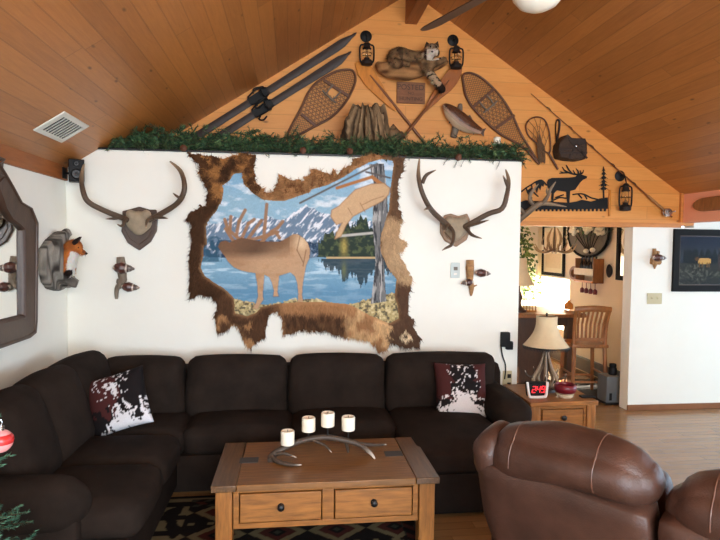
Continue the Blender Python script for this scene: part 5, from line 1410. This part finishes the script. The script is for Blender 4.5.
# ------------------------------------------------------------------ metal elk silhouette on a saw blade
def silhouette():
    s = 5.54; Y = .016
    P = lambda x, y: G(515+x/s, 155+y/s, Y)
    m = MB()
    def pr(pts): m.prism([P(*q) for q in pts], (0, .005, 0))
    pr([(22, 262), (60, 250), (120, 256), (200, 258), (300, 264), (340, 258), (370, 248), (395, 252), (420, 258), (450, 250), (470, 240), (515, 235), (515, 298), (22, 304)])
    for k in range(22):
        x = 24+k*22.3; pr([(x, 298), (x+13, 298), (x+11, 312), (x+2, 312)])
    pr([(178, 152), (184, 136), (205, 127), (250, 126), (300, 125), (335, 121), (347, 106), (360, 104), (385, 114), (400, 118), (398, 128), (376, 138), (362, 152), (348, 172), (334, 192), (306, 200), (302, 266), (290, 266), (284, 204), (232, 196), (216, 214), (212, 266), (200, 266), (204, 212), (190, 192), (180, 172)])
    def st(pts, w): m.tube([P(*q)+V((0, .0025, 0)) for q in pts], w, 6)
    for pts in ([(352, 108), (325, 106), (298, 98), (268, 99), (246, 101)], [(298, 98), (275, 84), (262, 66)], [(316, 104), (296, 76), (284, 54)], [(334, 107), (322, 82)], [(352, 108), (350, 90), (338, 74)], [(355, 106), (374, 100), (382, 82)], [(268, 99), (252, 90)], [(366, 104), (362, 84)]): st(pts, [.009]+[.008]*(len(pts)-2)+[.003])
    st([(492, 64), (492, 120), (492, 242)], [.004, .007, .009])
    for (yy, w) in ((85, 10), (105, 17), (128, 24), (150, 20), (168, 32), (188, 28)): pr([(492, yy-16), (492+w, yy+4), (492+w*.5, yy-1), (492+w*.4, yy+6), (492, yy+2), (492-w*.4, yy+6), (492-w*.5, yy), (492-w, yy+5)])
    for pts in ([(36, 204), (62, 182), (92, 164), (120, 146), (150, 140), (176, 168)], [(62, 182), (75, 215), (95, 240)], [(92, 164), (100, 200), (130, 230)], [(215, 250), (250, 236), (285, 240)], [(320, 220), (350, 215), (385, 218), (420, 236), (460, 246)], [(350, 215), (372, 240)], [(385, 218), (400, 245)], [(225, 236), (270, 220)]): st(pts, .0075)
    pr([(112, 150), (125, 142), (152, 138), (164, 150), (158, 176), (148, 168), (140, 196), (132, 178), (122, 212), (114, 190), (118, 168)])
    pr([(70, 196), (92, 180), (98, 200), (84, 224)])
    o = obj('elk_silhouette', m, 'iron_black', ang=30); tag(o, 'black metal bull elk silhouette above a saw tooth edge on the gable wall', 'wall decoration')
    a, b = G(523/s+515, 155+192/s, .012), G(528/s+515, 155+340/s, .012)
    o = obj('wooden_stick', MB().box((a.x-.004, YG-.02, b.z), (b.x, YG, a.z)), 'paddle_wood', bevel=.003); tag(o, 'thin pale upright wooden stick right of the metal elk silhouette', 'stick')
silhouette()
def loose_antler():
    s = 5.54
    P = lambda x, y, o: G(515+x/s, 155+y/s, o)
    t = thing('loose_antler', 'grey branching elk antler hung beside the wall end in front of the metal elk', 'antler', gbase(535, 205))
    gc = lambda q: lerp(S(84, 68, 52), S(146, 124, 98), q); m = MB(S(120, 104, 88))
    m.tube([P(-6, 392, .06), P(30, 352, .1), P(72, 318, .14), P(112, 284, .17), P(150, 268, .2), P(200, 272, .22), P(285, 286, .2)], [.034, .032, .03, .029, .025, .018, .003], 9, colf=gc)
    m.tube([P(112, 284, .17), P(84, 250, .16), P(88, 214, .18), P(130, 160, .22)], [.025, .022, .018, .003], 8, colf=gc)
    m.tube([P(150, 270, .2), P(180, 232, .24), P(196, 190, .27), P(226, 148, .3)], [.024, .02, .017, .003], 8, colf=gc)
    m.tube([P(60, 328, .13), P(30, 300, .14), P(4, 268, .16)], [.024, .02, .01], 8, colf=gc); m.tube([P(186, 226, .24), P(176, 200, .26), P(180, 176, .27)], [.015, .011, .002], 7, colf=gc)
    obj('antler_beam', m, 'antler', t, ang=75)
    m = MB().tube([P(112, 284, .15), P(112, 276, .02), P(112, 276, .0)], .006, 6); obj('hanger', m, 'iron_black', t)
loose_antler()
# carved wooden fish-shaped plaque on the terracotta header
def header_plaque():
    Q = lambda px, py: at_x(px, py, XR)
    a = Q(695, 205); z1, z0 = Q(703, 198.2).z, Q(703, 211.5).z; y1 = a.y; zc = (z0+z1)/2; r = (z1-z0)/2
    pts = [V((XR-.03, y1-.10+.10*math.cos(k*PI/10), zc+r*math.sin(k*PI/10))) for k in range(11)][::1]
    L = 1.1
    pts = [V((XR-.03, y1, zc))]+[V((XR-.03, y1-.16+.16*math.cos(k*PI/12), zc+r*math.sin(k*PI/12))) for k in range(1, 7)]+[V((XR-.03, y1-L*.6, zc+r*1.05)), V((XR-.03, y1-L, zc+r*.5)), V((XR-.03, y1-L, zc-r*.5)), V((XR-.03, y1-L*.6, zc-r*1.05))]+[V((XR-.03, y1-.16+.16*math.cos(k*PI/12), zc+r*math.sin(k*PI/12))) for k in range(-6, 0)]
    o = obj('wooden_plaque', MB().prism(pts, (.03, 0, 0)), 'stool_oak', bevel=.006); tag(o, 'long round-ended brown wooden plaque on the terracotta header at the right', 'wall decoration')
header_plaque()

# ================================================================== LEDGE GARLAND
GN = [S(34, 62, 42), S(54, 86, 54), S(72, 104, 64), S(42, 72, 54), S(92, 116, 72)]
def sprig(m, p, d, L, nl, nn, w=.004, cols=GN, droop=0, flat=None):
    d = d.normalized(); u = d.orthogonal().normalized(); v = d.cross(u)
    m.tube([p, p+d*L*.5, p+d*L+V((0, 0, -droop))], [.003, .0025, .001], 4, smooth=False, colf=lambda t: S(62, 48, 30))
    for k in range(nn):
        s = (k+.5)/nn; a = random.uniform(0, 2*PI); r = u*math.cos(a)+v*math.sin(a)
        if flat is not None: r = (r-flat*r.dot(flat)*.8).normalized()
        dd = (r+d*random.uniform(.5, .9)).normalized()*nl*(1.1-.5*s)*random.uniform(.8, 1.2); b = p+d*L*s+V((0, 0, -droop*s*s))
        m.blade(b, dd, w, dd.cross(r).normalized() if dd.cross(r).length > 1e-6 else u, random.choice(cols))
def garland():
    t = thing('evergreen_garland', 'long evergreen garland with pinecones along the top of the white wall', 'garland', (.3, 4.88, 2.512))
    m = MB(GN[0]); rs = random.Random(4)
    x0 = at_y(106, 150, 4.8).x; x1 = at_y(519, 158, 4.8).x
    m.tube([(x0+(x1-x0)*k/12, 4.87+.03*math.sin(k*2), 2.55+.012*math.sin(k*3)) for k in range(13)], .02, 7, colf=lambda q: S(40, 36, 24))
    for k in range(1700):
        q = rs.random(); x = x0+(x1-x0)*q; hgt = .13 if q < .06 else .2
        if q > .55: hgt = .17+.06*math.sin(q*40)*.5
        y = 4.86+rs.gauss(0, .07); z = 2.535+abs(rs.gauss(0, .5))*hgt*.62
        front = y < 4.80
        d = V((rs.choice((-1, 1))*rs.uniform(.3, 1), rs.gauss(-.25, .5), rs.gauss(.25, .4) if not front else rs.gauss(-.15, .3)))
        if z < 2.58 and d.z < 0 and y > 4.76: d.z = abs(d.z)*.3
        if d.y < 0 and y < 4.8: y = 4.8
        sprig(m, V((x, min(y, 5.02), min(z, 2.685))), d, rs.uniform(.07, .13), .045, 20, .009)
    # a few sprays hanging over the edge
    for px, py in [(x, 150+8*(x-100)/420) for x in range(120, 520, 14)]+[(452, 157), (461, 158), (468, 158), (497, 158), (503, 159), (516, 160), (519, 161)]:
        p = at_y(px, py, 4.71); p.y = 4.71; p.z = 2.53
        hang = .09 if px in (452, 461, 468, 503, 519) else rs.uniform(.02, .05)
        sprig(m, p+V((0, .02, .02)), V((rs.choice((-1, 1))*rs.uniform(.3, .8), -.25, -hang*12)), .05+hang, .036, 26, .0045)
    for k in range(10): sprig(m, V((x1-.02, 4.85, 2.54)), V((1, rs.gauss(0, .3), rs.gauss(-.25, .4))), .11, .038, 24, .0045)
    obj('foliage', m, 'needles', t, smooth=False)
    for px, py in ((303, 153), (350, 154), (459, 160), (183, 151)):
        p = at_y(px, py-2, 4.69); c = V((p.x, 4.70, p.z+.01)); m = MB()
        R = Matrix.Rotation(PI/2+rs.uniform(-.5, .5), 3, 'X')
        m.lathe([(.004, -.035), (.02, -.03), (.014, -.024), (.026, -.018), (.018, -.01), (.028, -.004), (.018, .004), (.024, .012), (.014, .018), (.018, .024), (.008, .03), (.001, .038)], c, 12, R)
        obj('pinecone', m, 'pinecone', t, ang=20)
    # small white cups / candles standing behind the garland
    for px, pt, lab in ((497, 141, 'small white candle on the ledge at the right end of the garland'),):
        a = at_y(px, pt, 5.1); z = 2.512
        o = obj('ledge_candle', MB().lathe([(.03, z), (.034, z+.005), (.034, max(z+.1, a.z+.03)), (.028, max(z+.1, a.z+.03)+.004), (.02, max(z+.1, a.z+.03)-.004)], (a.x, 5.1, 0), 18), 'wax', ang=50)
        tag(o, lab, 'candle')
    a = at_y(333, 142, 5.25); o = obj('white_box', MB().rbox((a.x, 5.3, 2.572), (.24, .12, .12), .008, 4), 'plaster_cream'); tag(o, 'low cream box on the ledge between the snowshoe and the stump', 'box')
garland()

# ------------------------------------------------------------------ ceiling vent
def vent():
    def CL(px, py):
        d = ray(px, py); k = ZA-SL*XA; tt = (k-CAMH)/(d.z-SL*d.x); return EYE+d*tt
    a = [CL(*p) for p in ((34, 128), (65, 110), (87, 125), (60, 143))]
    c = sum(a, V())/4; nrm = V((SL, 0, -1)).normalized(); u = V((0, 1, 0)); w = V((1, 0, SL)).normalized()
    us = sum(abs((p-c).dot(u)) for p in a)/4; ws = sum(abs((p-c).dot(w)) for p in a)/4
    t = thing('ceiling_vent', 'white louvred air vent in the left ceiling slope', 'vent', c)
    Pq = lambda x, y, h: c+u*x+w*y+nrm*h
    r = lambda i, h: [Pq(-us+i, -ws+i, h), Pq(us-i, -ws+i, h), Pq(us-i, ws-i, h), Pq(-us+i, ws-i, h)]
    obj('frame', MB().ring(r(0, .012), r(.035, .016), nrm*-.01), 'vent_white', t, bevel=.003)
    obj('duct', MB().prism(r(.03, .003), nrm*-.002), 'vent_dark', t)
    m = MB(); n = 9
    for k in range(n):
        x = -us+.05+(2*us-.1)*k/(n-1); m.bar(Pq(x, -ws+.035, .01), Pq(x, ws-.035, .01), .019, .003, up=(nrm+u*.8))
    obj('louvre', m, 'vent_white', t)
vent()

# ------------------------------------------------------------------ ceiling fan
def fan():
    c = V((1.165, 2.62, 0)); t = thing('ceiling_fan', 'dark bladed ceiling fan with a white globe light hung from the ridge beam', 'ceiling fan', (c.x, c.y, 3.955))
    zg = 2.885
    obj('globe', MB().lathe([(.002, 0), (.05, .006), (.09, .026), (.118, .06), (.122, .09), (.105, .12), (.07, .135)], (c.x, c.y, zg), 30), 'opal_glass', t, ang=80)
    obj('motor', MB().lathe([(.06, .13), (.075, .15), (.07, .17), (.12, .19), (.135, .22), (.13, .28), (.09, .31), (.03, .325)], (c.x, c.y, zg), 30), 'fan_motor', t, ang=40)
    obj('downrod', MB().tube([(c.x, c.y, zg+.32), (c.x, c.y, 3.9)], .014, 10).lathe([(.06, 3.955), (.06, 3.94), (.03, 3.88), (.015, 3.87)], (c.x, c.y, 0), 18), 'fan_motor', t)
    tip = at_z(424, 31, zg+.2); a0 = math.atan2(tip.y-c.y, tip.x-c.x); L = math.hypot(tip.y-c.y, tip.x-c.x)
    for k in range(3):
        a = a0+k*2*PI/3; d = V((math.cos(a), math.sin(a), 0)); s = V((-d.y, d.x, -.3)).normalized(); o = c+V((0, 0, zg+.2))
        pts = [(.2, .045), (.26, .06), (.5*L, .066), (.9*L, .07), (.97*L, .05), (L, .015), (L, -.03), (.97*L, -.055), (.9*L, -.07), (.5*L, -.066), (.26, -.06), (.2, -.045)]
        obj('blade', MB().prism([o+d*x+s*y for x, y in pts], (0, 0, .008)), 'fan_blade', t, bevel=.002)
        obj('blade_bracket', MB().bar(o+d*.11+V((0, 0, .02)), o+d*.26+V((0, 0, .012)), .03, .008), 'fan_motor', t)
fan()

# ------------------------------------------------------------------ Christmas tree at the left edge
def xmas():
    cx, cy = -1.385, 1.82; zt = 2.35
    t = thing('christmas_tree', 'dark green decorated evergreen tree at the left edge of the room', 'christmas tree', (cx, cy, 0))
    obj('trunk', MB(S(70, 50, 34)).tube([(cx, cy, .08), (cx, cy, 1.2), (cx, cy, zt)], [.035, .025, .006], 8), 'bark', t)
    obj('stand', MB().lathe([(.2, 0), (.2, .02), (.06, .08), (.05, .14)], (cx, cy, 0), 20), 'dark_metal', t)
    m = MB(GN[0]); rs = random.Random(9); cols = [S(52, 92, 74), S(64, 106, 84), S(40, 76, 60), S(84, 124, 98)]
    z = .35
    while z < zt-.05:
        R = .545*(zt-z)/(zt-.45)+.03; R = min(R, .545); n = max(5, int(15*R/.5))
        for k in range(n):
            a = 2*PI*(k+rs.random()*.7)/n; L = R*rs.uniform(.8, 1.05); d = V((math.cos(a), math.sin(a), rs.uniform(-.12, .12)))
            if cx+d.x*L < XL+.06: L = max(.08, (cx-XL-.06)/max(.1, -d.x))
            p = V((cx, cy, z+.05*L)); q = p+d*L
            m.tube([p, p+d*L*.5, q], [.008, .006, .002], 5, smooth=False, colf=lambda t_: S(64, 52, 34))
            for j in range(max(2, int(L/.075))):
                s = 1-j*.075/L
                if s < .25: break
                for sd in (-1, 1):
                    sv = V((-d.y, d.x, 0))*sd; dd = (sv*.8+d*.8+V((0, 0, rs.uniform(-.1, .25))))
                    b = p+d*L*s; l2 = min(.13, .05+.1*(1-s)+.03)
                    if (b+dd.normalized()*l2).x < XL+.03: continue
                    sprig(m, b, dd, l2, .024, 30, .006, cols, flat=V((0, 0, 1)))
            sprig(m, q-d*.08, d, .1, .024, 40, .006, cols, flat=V((0, 0, 1)))
        z += .085
    obj('foliage', m, 'needles', t, smooth=False)
    p = at_y(1, 441, 1.83); 
    o = thing('tree_ornament', 'pink and red glass ornament hanging on the Christmas tree', 'ornament', p)
    b = MB().ell(p, (.034, .034, .036), None, 20, 12); obj('bauble', b, 'pink_glaze', o, ang=80)
    b = MB(); b.lathe([(.0345, -.006), (.0362, .004), (.034, .014), (.028, .022)], p, 20, None, False); obj('band', b, 'red_glaze', o, ang=80)
    obj('cap', MB().lathe([(.01, .034), (.01, .046), (.002, .048)], p, 12).tube([p+V((0, 0, .047)), p+V((.004, 0, .058)), p+V((0, 0, .068))], .0012, 5), 'chrome', o)
xmas()

# ================================================================== DINING ROOM
def dining_table():
    t = thing('dining_table', 'counter-height oak dining table in the sunny room beyond the opening', 'dining table', (3.0, 6.95, 0))
    x0, x1, y0, y1, zt = 2.15, 3.62, 6.5, 7.5, .93
    obj('tabletop', MB().box((x0, y0, zt-.045), (x1, y1, zt)), 'stool_oak', t, bevel=.01)
    obj('apron', MB().box((x0+.12, y0+.1, zt-.16), (x1-.12, y0+.13, zt-.046)).box((x0+.12, y1-.13, zt-.16), (x1-.12, y1-.1, zt-.046)).box((x0+.1, y0+.1, zt-.16), (x0+.13, y1-.1, zt-.046)).box((x1-.13, y0+.1, zt-.16), (x1-.1, y1-.1, zt-.046)), 'dark_oak', t)
    for x in (x0+.09, x1-.2):
        for y in (y0+.09, y1-.2): obj('leg', MB().box((x, y, 0), (x+.11, y+.11, zt-.046)), 'dark_oak', t, bevel=.008)
    obj('pedestal', MB().box((x0+.5, y0+.28, 0), (x1-.4, y1-.25, zt-.16)), 'dark_oak', t, bevel=.01)
dining_table()
def stool(label, cx, cy, rz):
    t = thing('bar_stool', label, 'bar stool', (0, 0, 0), 0, 'slat-back bar stools'); w = .2
    obj('seat', MB().rbox((0, .0, .615), (.43, .42, .05), .02, 6, bulge=(0, 0, -.01)), 'stool_oak', t)
    for x in (-.175, .175):
        obj('leg', MB().tube([(x*1.12, .19, .0), (x, .165, .6)], [.02, .024], 8), 'stool_oak', t)
        obj('leg', MB().tube([(x*1.12, -.21, .0), (x, -.175, .6)], [.02, .025], 8), 'stool_oak', t)
        obj('back_post', MB().tube([(x, -.175, .6), (x*1.04, -.185, .85), (x*1.1, -.25, 1.05)], [.025, .022, .019], 8), 'stool_oak', t)
    obj('top_rail', MB().tube([(-.205, -.25, 1.045), (0, -.275, 1.06), (.205, -.25, 1.045)], [.034, .036, .034], 8, flat=.5, flatdir=(0, 1, 0)), 'stool_oak', t, ang=70)
    obj('lower_rail', MB().bar((-.18, -.18, .69), (.18, -.18, .69), .022, .04), 'stool_oak', t)
    for k in range(7):
        x = -.14+k*.28/6; obj('back_slat', MB().bar((x, -.18, .69), (x*1.05, -.19, .87), .022, .012, up=(0, 1, 0)).bar((x*1.05, -.19, .87), (x*1.1, -.262, 1.04), .022, .012, up=(0, 1, 0)), 'stool_oak', t)
    m = MB()
    for z, y in ((.2, .185), (.2, -.2)): m.tube([(-.19, y, z), (.19, y, z)], .013, 7)
    for x in (-.19, .19): m.tube([(x, -.2, .28), (x, .182, .28)], .013, 7)
    obj('stretcher', m, 'stool_oak', t)
    t.location = (cx, cy, 0); t.rotation_euler = (0, 0, rz); return t
stool('slat-back oak bar stool seen from behind at the dining table', 3.44, 6.24, -.12)
def rug2():
    a = at_z(585, 398, 0); m = MB().rbox((3.45, 6.5, .006), (1.5, .9, .012), .005, 4); o = obj('dark_mat', m, 'mat_dark'); tag(o, 'dark flat mat under the bar stool', 'mat')
    o = obj('door_mat', MB().box((4.48, 4.75, 0), (5.5, 5.3, .012)), 'mat_dark', bevel=.004); tag(o, 'dark door mat on the wood floor at the right edge', 'mat')
rug2()
def antler_chandelier():
    Y = 7.3; P = lambda x, y, dy=0: at_y(515+x/6.755, 220+y/6.755, Y+dy)
    c = P(265, 205); t = thing('antler_chandelier', 'antler chandelier hanging over the dining table', 'chandelier', (c.x, Y, 2.45))
    m = MB(AH); gc = lambda q: lerp(S(112, 82, 52), S(186, 152, 108), q)
    for k in range(6):
        a = k*PI/3+.2; d = V((math.cos(a), math.sin(a), 0)); s = V((-d.y, d.x, 0))
        m.tube([c+d*.04, c+d*.14+V((0, 0, -.03)), c+d*.25+V((0, 0, .0)), c+d*.31+V((0, 0, .09))], [.014, .016, .014, .003], 8, colf=gc)
        m.tube([c+d*.12, c+d*.15+s*.06+V((0, 0, .1)), c+d*.12+s*.05+V((0, 0, .2))], [.012, .01, .003], 7, colf=gc)
        m.tube([c+d*.05, c+d*.1+V((0, 0, .16)), c+d*.04+V((0, 0, .3))], [.013, .012, .005], 7, colf=gc)
    obj('antlers', m, 'antler', t, ang=75)
    obj('chain', MB().tube([c+V((0, 0, .0)), (c.x, Y, 2.45)], .008, 7).lathe([(.05, 2.45), (.045, 2.43), (.01, 2.42)], (c.x, Y, 0), 14), 'iron_black', t)
    for k in range(3):
        a = k*2*PI/3+.6; q = c+V((math.cos(a)*.15, math.sin(a)*.15, .0)); obj('candle_socket', MB().lathe([(.012, .0), (.012, .07), (.003, .075)], q, 10), 'wax', t)
antler_chandelier()
def R3_(px, py, off=0): return at_x(px, py, 4.1-off)
def dining_wall():
    X = 4.1
    # framed print with bright mat
    a, b = R3_(544, 228), R3_(565, 277); y1, y0, z0, z1 = a.y, b.y, b.z, 2.12
    t = thing('framed_print', 'dark framed print with cream mat on the dining wall behind the chandelier', 'picture', (X, (y0+y1)/2, (z0+z1)/2))
    r = lambda q, x: [(x, y0+q, z0+q), (x, y1-q, z0+q), (x, y1-q, z1-q), (x, y0+q, z1-q)]
    obj('frame', MB().ring(r(0, X-.03), r(.05, X-.03), (.028, 0, 0)), 'art_black', t, bevel=.004)
    obj('mat_board', MB().ring(r(.045, X-.014), r(.12, X-.014), (.006, 0, 0)), 'paper_mat', t)
    obj('print', MB().prism(r(.11, X-.010), (.006, 0, 0)), 'ivory', t)
    # dark rounded hanging with flowers
    a, b = R3_(571.5, 240), R3_(612.5, 240); yl, yr = a.y, b.y; yc = (yl+yr)/2; hw = (yl-yr)/2; zb = R3_(592, 257).z
    t = thing('felt_wall_hanging', 'large dark grey rounded wall hanging with white flowers, above the wine rack', 'wall decoration', (X, yc, 1.9))
    pts = [(hw*math.cos(k*PI/12), 0 if False else -(1.97-zb)*abs(math.sin(k*PI/12))**.9) for k in range(13)]
    top = [(-hw, .1), (-hw*.75, .17), (0, .2), (hw*.75, .17), (hw, .1)]
    P = [V((X-.05, yc+y, 1.97+z)) for y, z in pts+top]
    obj('backing', MB().prism(P, (.045, 0, 0)), 'grey_felt', t, bevel=.015, seg=3)
    m = MB().tube(P+[P[0]], .018, 7, smooth=False); obj('rim', m, 'art_black', t, ang=70)
    m = MB(); pt = R3_(590, 254, .06)
    for k in range(7): q = V((X-.065, yc+hw*.8*(k-3)/3, 2.02)); m.tube([q, (q+pt)/2+V((-.01, 0, 0)), pt], .006, 6)
    obj('cord', m, 'art_black', t)
    rs = random.Random(2); lf = MB(S(60, 84, 44))
    for cy in (-.7, -.1, .62):
        its = []
        for k in range(16): its.append(('e', V((X-.085+rs.gauss(0, .012), yc+hw*cy+rs.gauss(0, .05), 2.0+rs.gauss(0, .028))), rs.uniform(.022, .034)))
        its.append(('e', V((X-.08, yc+hw*cy, 2.0)), (.02, .06, .035)))
        obj('flower', blob(its, .007, 1), 'flower_white', t, ang=60)
        for k in range(30): lf.blade(V((X-.07, yc+hw*(cy+rs.gauss(0, .2)), 2.0+rs.gauss(0, .05))), V((-.05, rs.gauss(0, .06), rs.gauss(0, .06))), .03, V((0, 1, 0)))
    obj('leaves', lf, 'needles', t)
    for px, py in ((586, 251), (592.5, 250)): q = R3_(px, py, .08); obj('white_ball', MB().ell(q, (.03, .055, .032)), 'flower_white', t, ang=80)
    # wine rack
    D = .15; a = R3_(577, 262, D); f1, f0 = R3_(575.5, 270, D).y, R3_(592.5, 270, D).y; z1, z0 = R3_(585, 258.5, D).z, R3_(585, 282.5, D).z
    t = thing('wine_rack', 'wooden wall wine rack holding dark bottles and hanging glasses', 'wine rack', (X, (f0+f1)/2, z0))
    obj('side_panel', MB().box((X-D, f0-.02, z0), (X, f0, z1)), 'stool_oak', t, bevel=.003); obj('side_panel', MB().box((X-D, f1, z0), (X, f1+.02, z1)), 'stool_oak', t, bevel=.003)
    zm = z0+.1
    obj('shelf', MB().box((X-D, f0, zm), (X, f1, zm+.014)).box((X-D, f0, z0), (X, f1, z0+.014)), 'stool_oak', t)
    obj('back_panel', MB().box((X-.012, f0, z0), (X, f1, z1)), 'ivory', t); obj('front_rail', MB().box((X-D-.012, f0-.02, zm+.0), (X-D, f1+.02, zm+.09)), 'ivory', t, bevel=.003)
    obj('front_rail', MB().box((X-D-.012, f0-.02, z0), (X-D, f1+.02, z0+.03)), 'paddle_wood', t, bevel=.003)
    for k in range(5):
        y = f0+(f1-f0)*(k+.5)/5
        o = obj('wine_bottle', MB().lathe([(.03, 0), (.034, .01), (.034, .13), (.014, .18), (.012, .235), (.014, .24), (.001, .243)], (X-.075, y, zm+.015), 14), 'bottle_glass', ang=50)
        tag(o, ('dark wine bottle nearest the dining opening in the wine rack', 'dark wine bottle second from the near end of the wine rack', 'dark wine bottle in the middle of the wine rack', 'dark wine bottle second from the far end of the wine rack', 'dark wine bottle at the far end of the wine rack')[k], 'bottle', 'wine bottles in the rack')
    m = MB()
    for k in range(4):
        y = f0+(f1-f0)*(k+.5)/4; m.lathe([(.028, 0), (.004, -.006), (.004, -.075), (.024, -.09), (.03, -.12), (.024, -.15)], (X-.075, y, z0-.004), 12, None, False)
    obj('hanging_glass', m, 'maroon', t, ang=60)
    q = R3_(571, 273, .1); tq = thing('horseshoe_ornament', 'small dark curved ornament on the wall left of the wine rack', 'wall decoration', (X, q.y, q.z))
    obj('ornament', MB().ring([(X-.06, q.y+.13*math.cos(k*PI/8), q.z+.1*math.sin(k*PI/8)) for k in range(16)], [(X-.06, q.y+.085*math.cos(k*PI/8), q.z+.06*math.sin(k*PI/8)) for k in range(16)], (.06, 0, 0)), 'stool_oak', tq)
    q = R3_(610, 271); o = obj('oval_plaque', MB().lathe([(.0, 0), (.06, 0), (.07, .012), (.05, .025), (.01, .03), (.0, .03)], (X, q.y, q.z), 20, Matrix.Rotation(-PI/2, 3, 'Y') @ Matrix.Diagonal((1.25, 1.0, 1))), 'dark_metal', ang=40); tag(o, 'small dark oval plaque right of the wine rack', 'wall decoration')
    # narrow dark framed mirror by the jamb
    a = R3_(619, 226); b = R3_(619, 280); y1, z0, z1 = a.y, b.z, 2.12; y0 = y1-.55
    t = thing('dining_mirror', 'tall dark framed mirror on the dining wall beside the opening', 'mirror', (X, (y0+y1)/2, (z0+z1)/2))
    r = lambda q, x: [(x, y0+q, z0+q), (x, y1-q, z0+q), (x, y1-q, z1-q), (x, y0+q, z1-q)]
    obj('frame', MB().ring(r(0, X-.03), r(.06, X-.03), (.028, 0, 0)), 'art_black', t, bevel=.004)
    obj('glass', MB().prism(r(.055, X-.014), (.006, 0, 0)), 'mirror_glass', t, smooth=False)
dining_wall()
def vine():
    t = thing('hanging_vine', 'green vine garland hanging by the sunny dining window', 'plant', (3.62, 8.85, 2.45))
    m = MB(S(60, 84, 40)); rs = random.Random(6); cols = [S(66, 92, 40), S(92, 114, 52), S(48, 70, 34), S(120, 132, 66)]
    st = [V((3.2, 8.9, 2.15)), V((3.6, 8.87, 2.1)), V((3.8, 8.86, 1.8)), V((3.86, 8.86, 1.4)), V((3.9, 8.86, 1.05))]
    m.tube(st, .012, 6, colf=lambda q: S(70, 60, 36))
    for k in range(520):
        q = rs.random()*(len(st)-1); i = int(q); p = st[i].lerp(st[i+1], q-i)+V((rs.gauss(0, .09), rs.gauss(0, .03), rs.gauss(0, .06)))
        if p.y > 8.95: p.y = 8.93
        d = V((rs.gauss(0, .6), -.5, rs.gauss(-.4, .5))).normalized(); s = d.cross(V((0, 1, .3))).normalized(); c = rs.choice(cols); L = rs.uniform(.05, .09)
        a = m.v(p, c); b = m.v(p+d*L*.5+s*L*.28, c); e = m.v(p+d*L, c); f = m.v(p+d*L*.5-s*L*.28, c); m.f([a, b, e, f])
    obj('foliage', m, 'needles', t, smooth=False)
vine()
def table_things():
    # shade lamp on the dining table, half hidden by the wall end
    x, y = 2.86, 6.8; t = thing('dining_lamp', 'grey shaded lamp on the dining table half hidden by the white wall end', 'lamp', (x, y, .93))
    prof = [(.19-.1*q-.03*math.sin(q*PI), 1.27+.34*q) for q in (k/8 for k in range(9))]
    obj('lamp_shade', MB().lathe(prof, (x, y, 0), 28, None, False), 'linen', t, ang=80)
    obj('base', MB().lathe([(.1, .93), (.1, .95), (.05, .98), (.03, 1.05), (.05, 1.12), (.02, 1.2), (.012, 1.5)], (x, y, 0), 18), 'dark_oak', t)
    # low spindle rack / tray and a small pot
    x, y = 2.98, 6.85; t = thing('spindle_basket', 'small wooden spindle napkin stand on the dining table', 'stand', (x, y, .93))
    m = MB(); m.box((x-.1, y-.06, .93), (x+.12, y+.06, .945)); m.box((x-.1, y-.06, 1.085), (x+.12, y-.045, 1.1))
    obj('frame', m, 'paddle_wood', t, bevel=.003); m = MB()
    for k in range(6): m.tube([(x-.09+k*.04, y-.052, .945), (x-.09+k*.04, y-.052, 1.09)], .006, 6)
    obj('spindle', m, 'stool_oak', t)
    q = at_y(592, 300, 7.0); o = obj('small_jar', MB().lathe([(.05, .93), (.06, .95), (.055, 1.0), (.02, 1.03), (.025, 1.05), (.003, 1.055)], (q.x-.3, 7.05, 0), 16), 'paddle_wood', ang=50); tag(o, 'small lidded brown jar on the dining table behind the stool', 'jar')
    q = at_z(620, 405, 0); t = thing('storage_bin', 'grey upright bin on the floor at the right jamb of the opening', 'bin', (3.56, 5.86, 0))
    x0, x1 = 3.49, 3.64
    obj('body', MB().rbox((3.565, 5.9, .17), (.16, .2, .3), .015, 6), 'grey_paint', t); obj('base', MB().rbox((3.565, 5.9, .012), (.18, .22, .024), .006, 4), 'black_plastic', t)
    obj('side_slot', MB().box((3.52, 5.797, .05), (3.55, 5.802, .13)), 'black_plastic', t)
    o = obj('dark_flask', MB().lathe([(.042, .322), (.045, .33), (.045, .39), (.034, .41), (.04, .42), (.036, .445), (.005, .45)], (3.6, 5.88, 0), 16), 'black_plastic', ang=50); tag(o, 'small dark lidded flask standing on the grey bin', 'flask')
table_things()
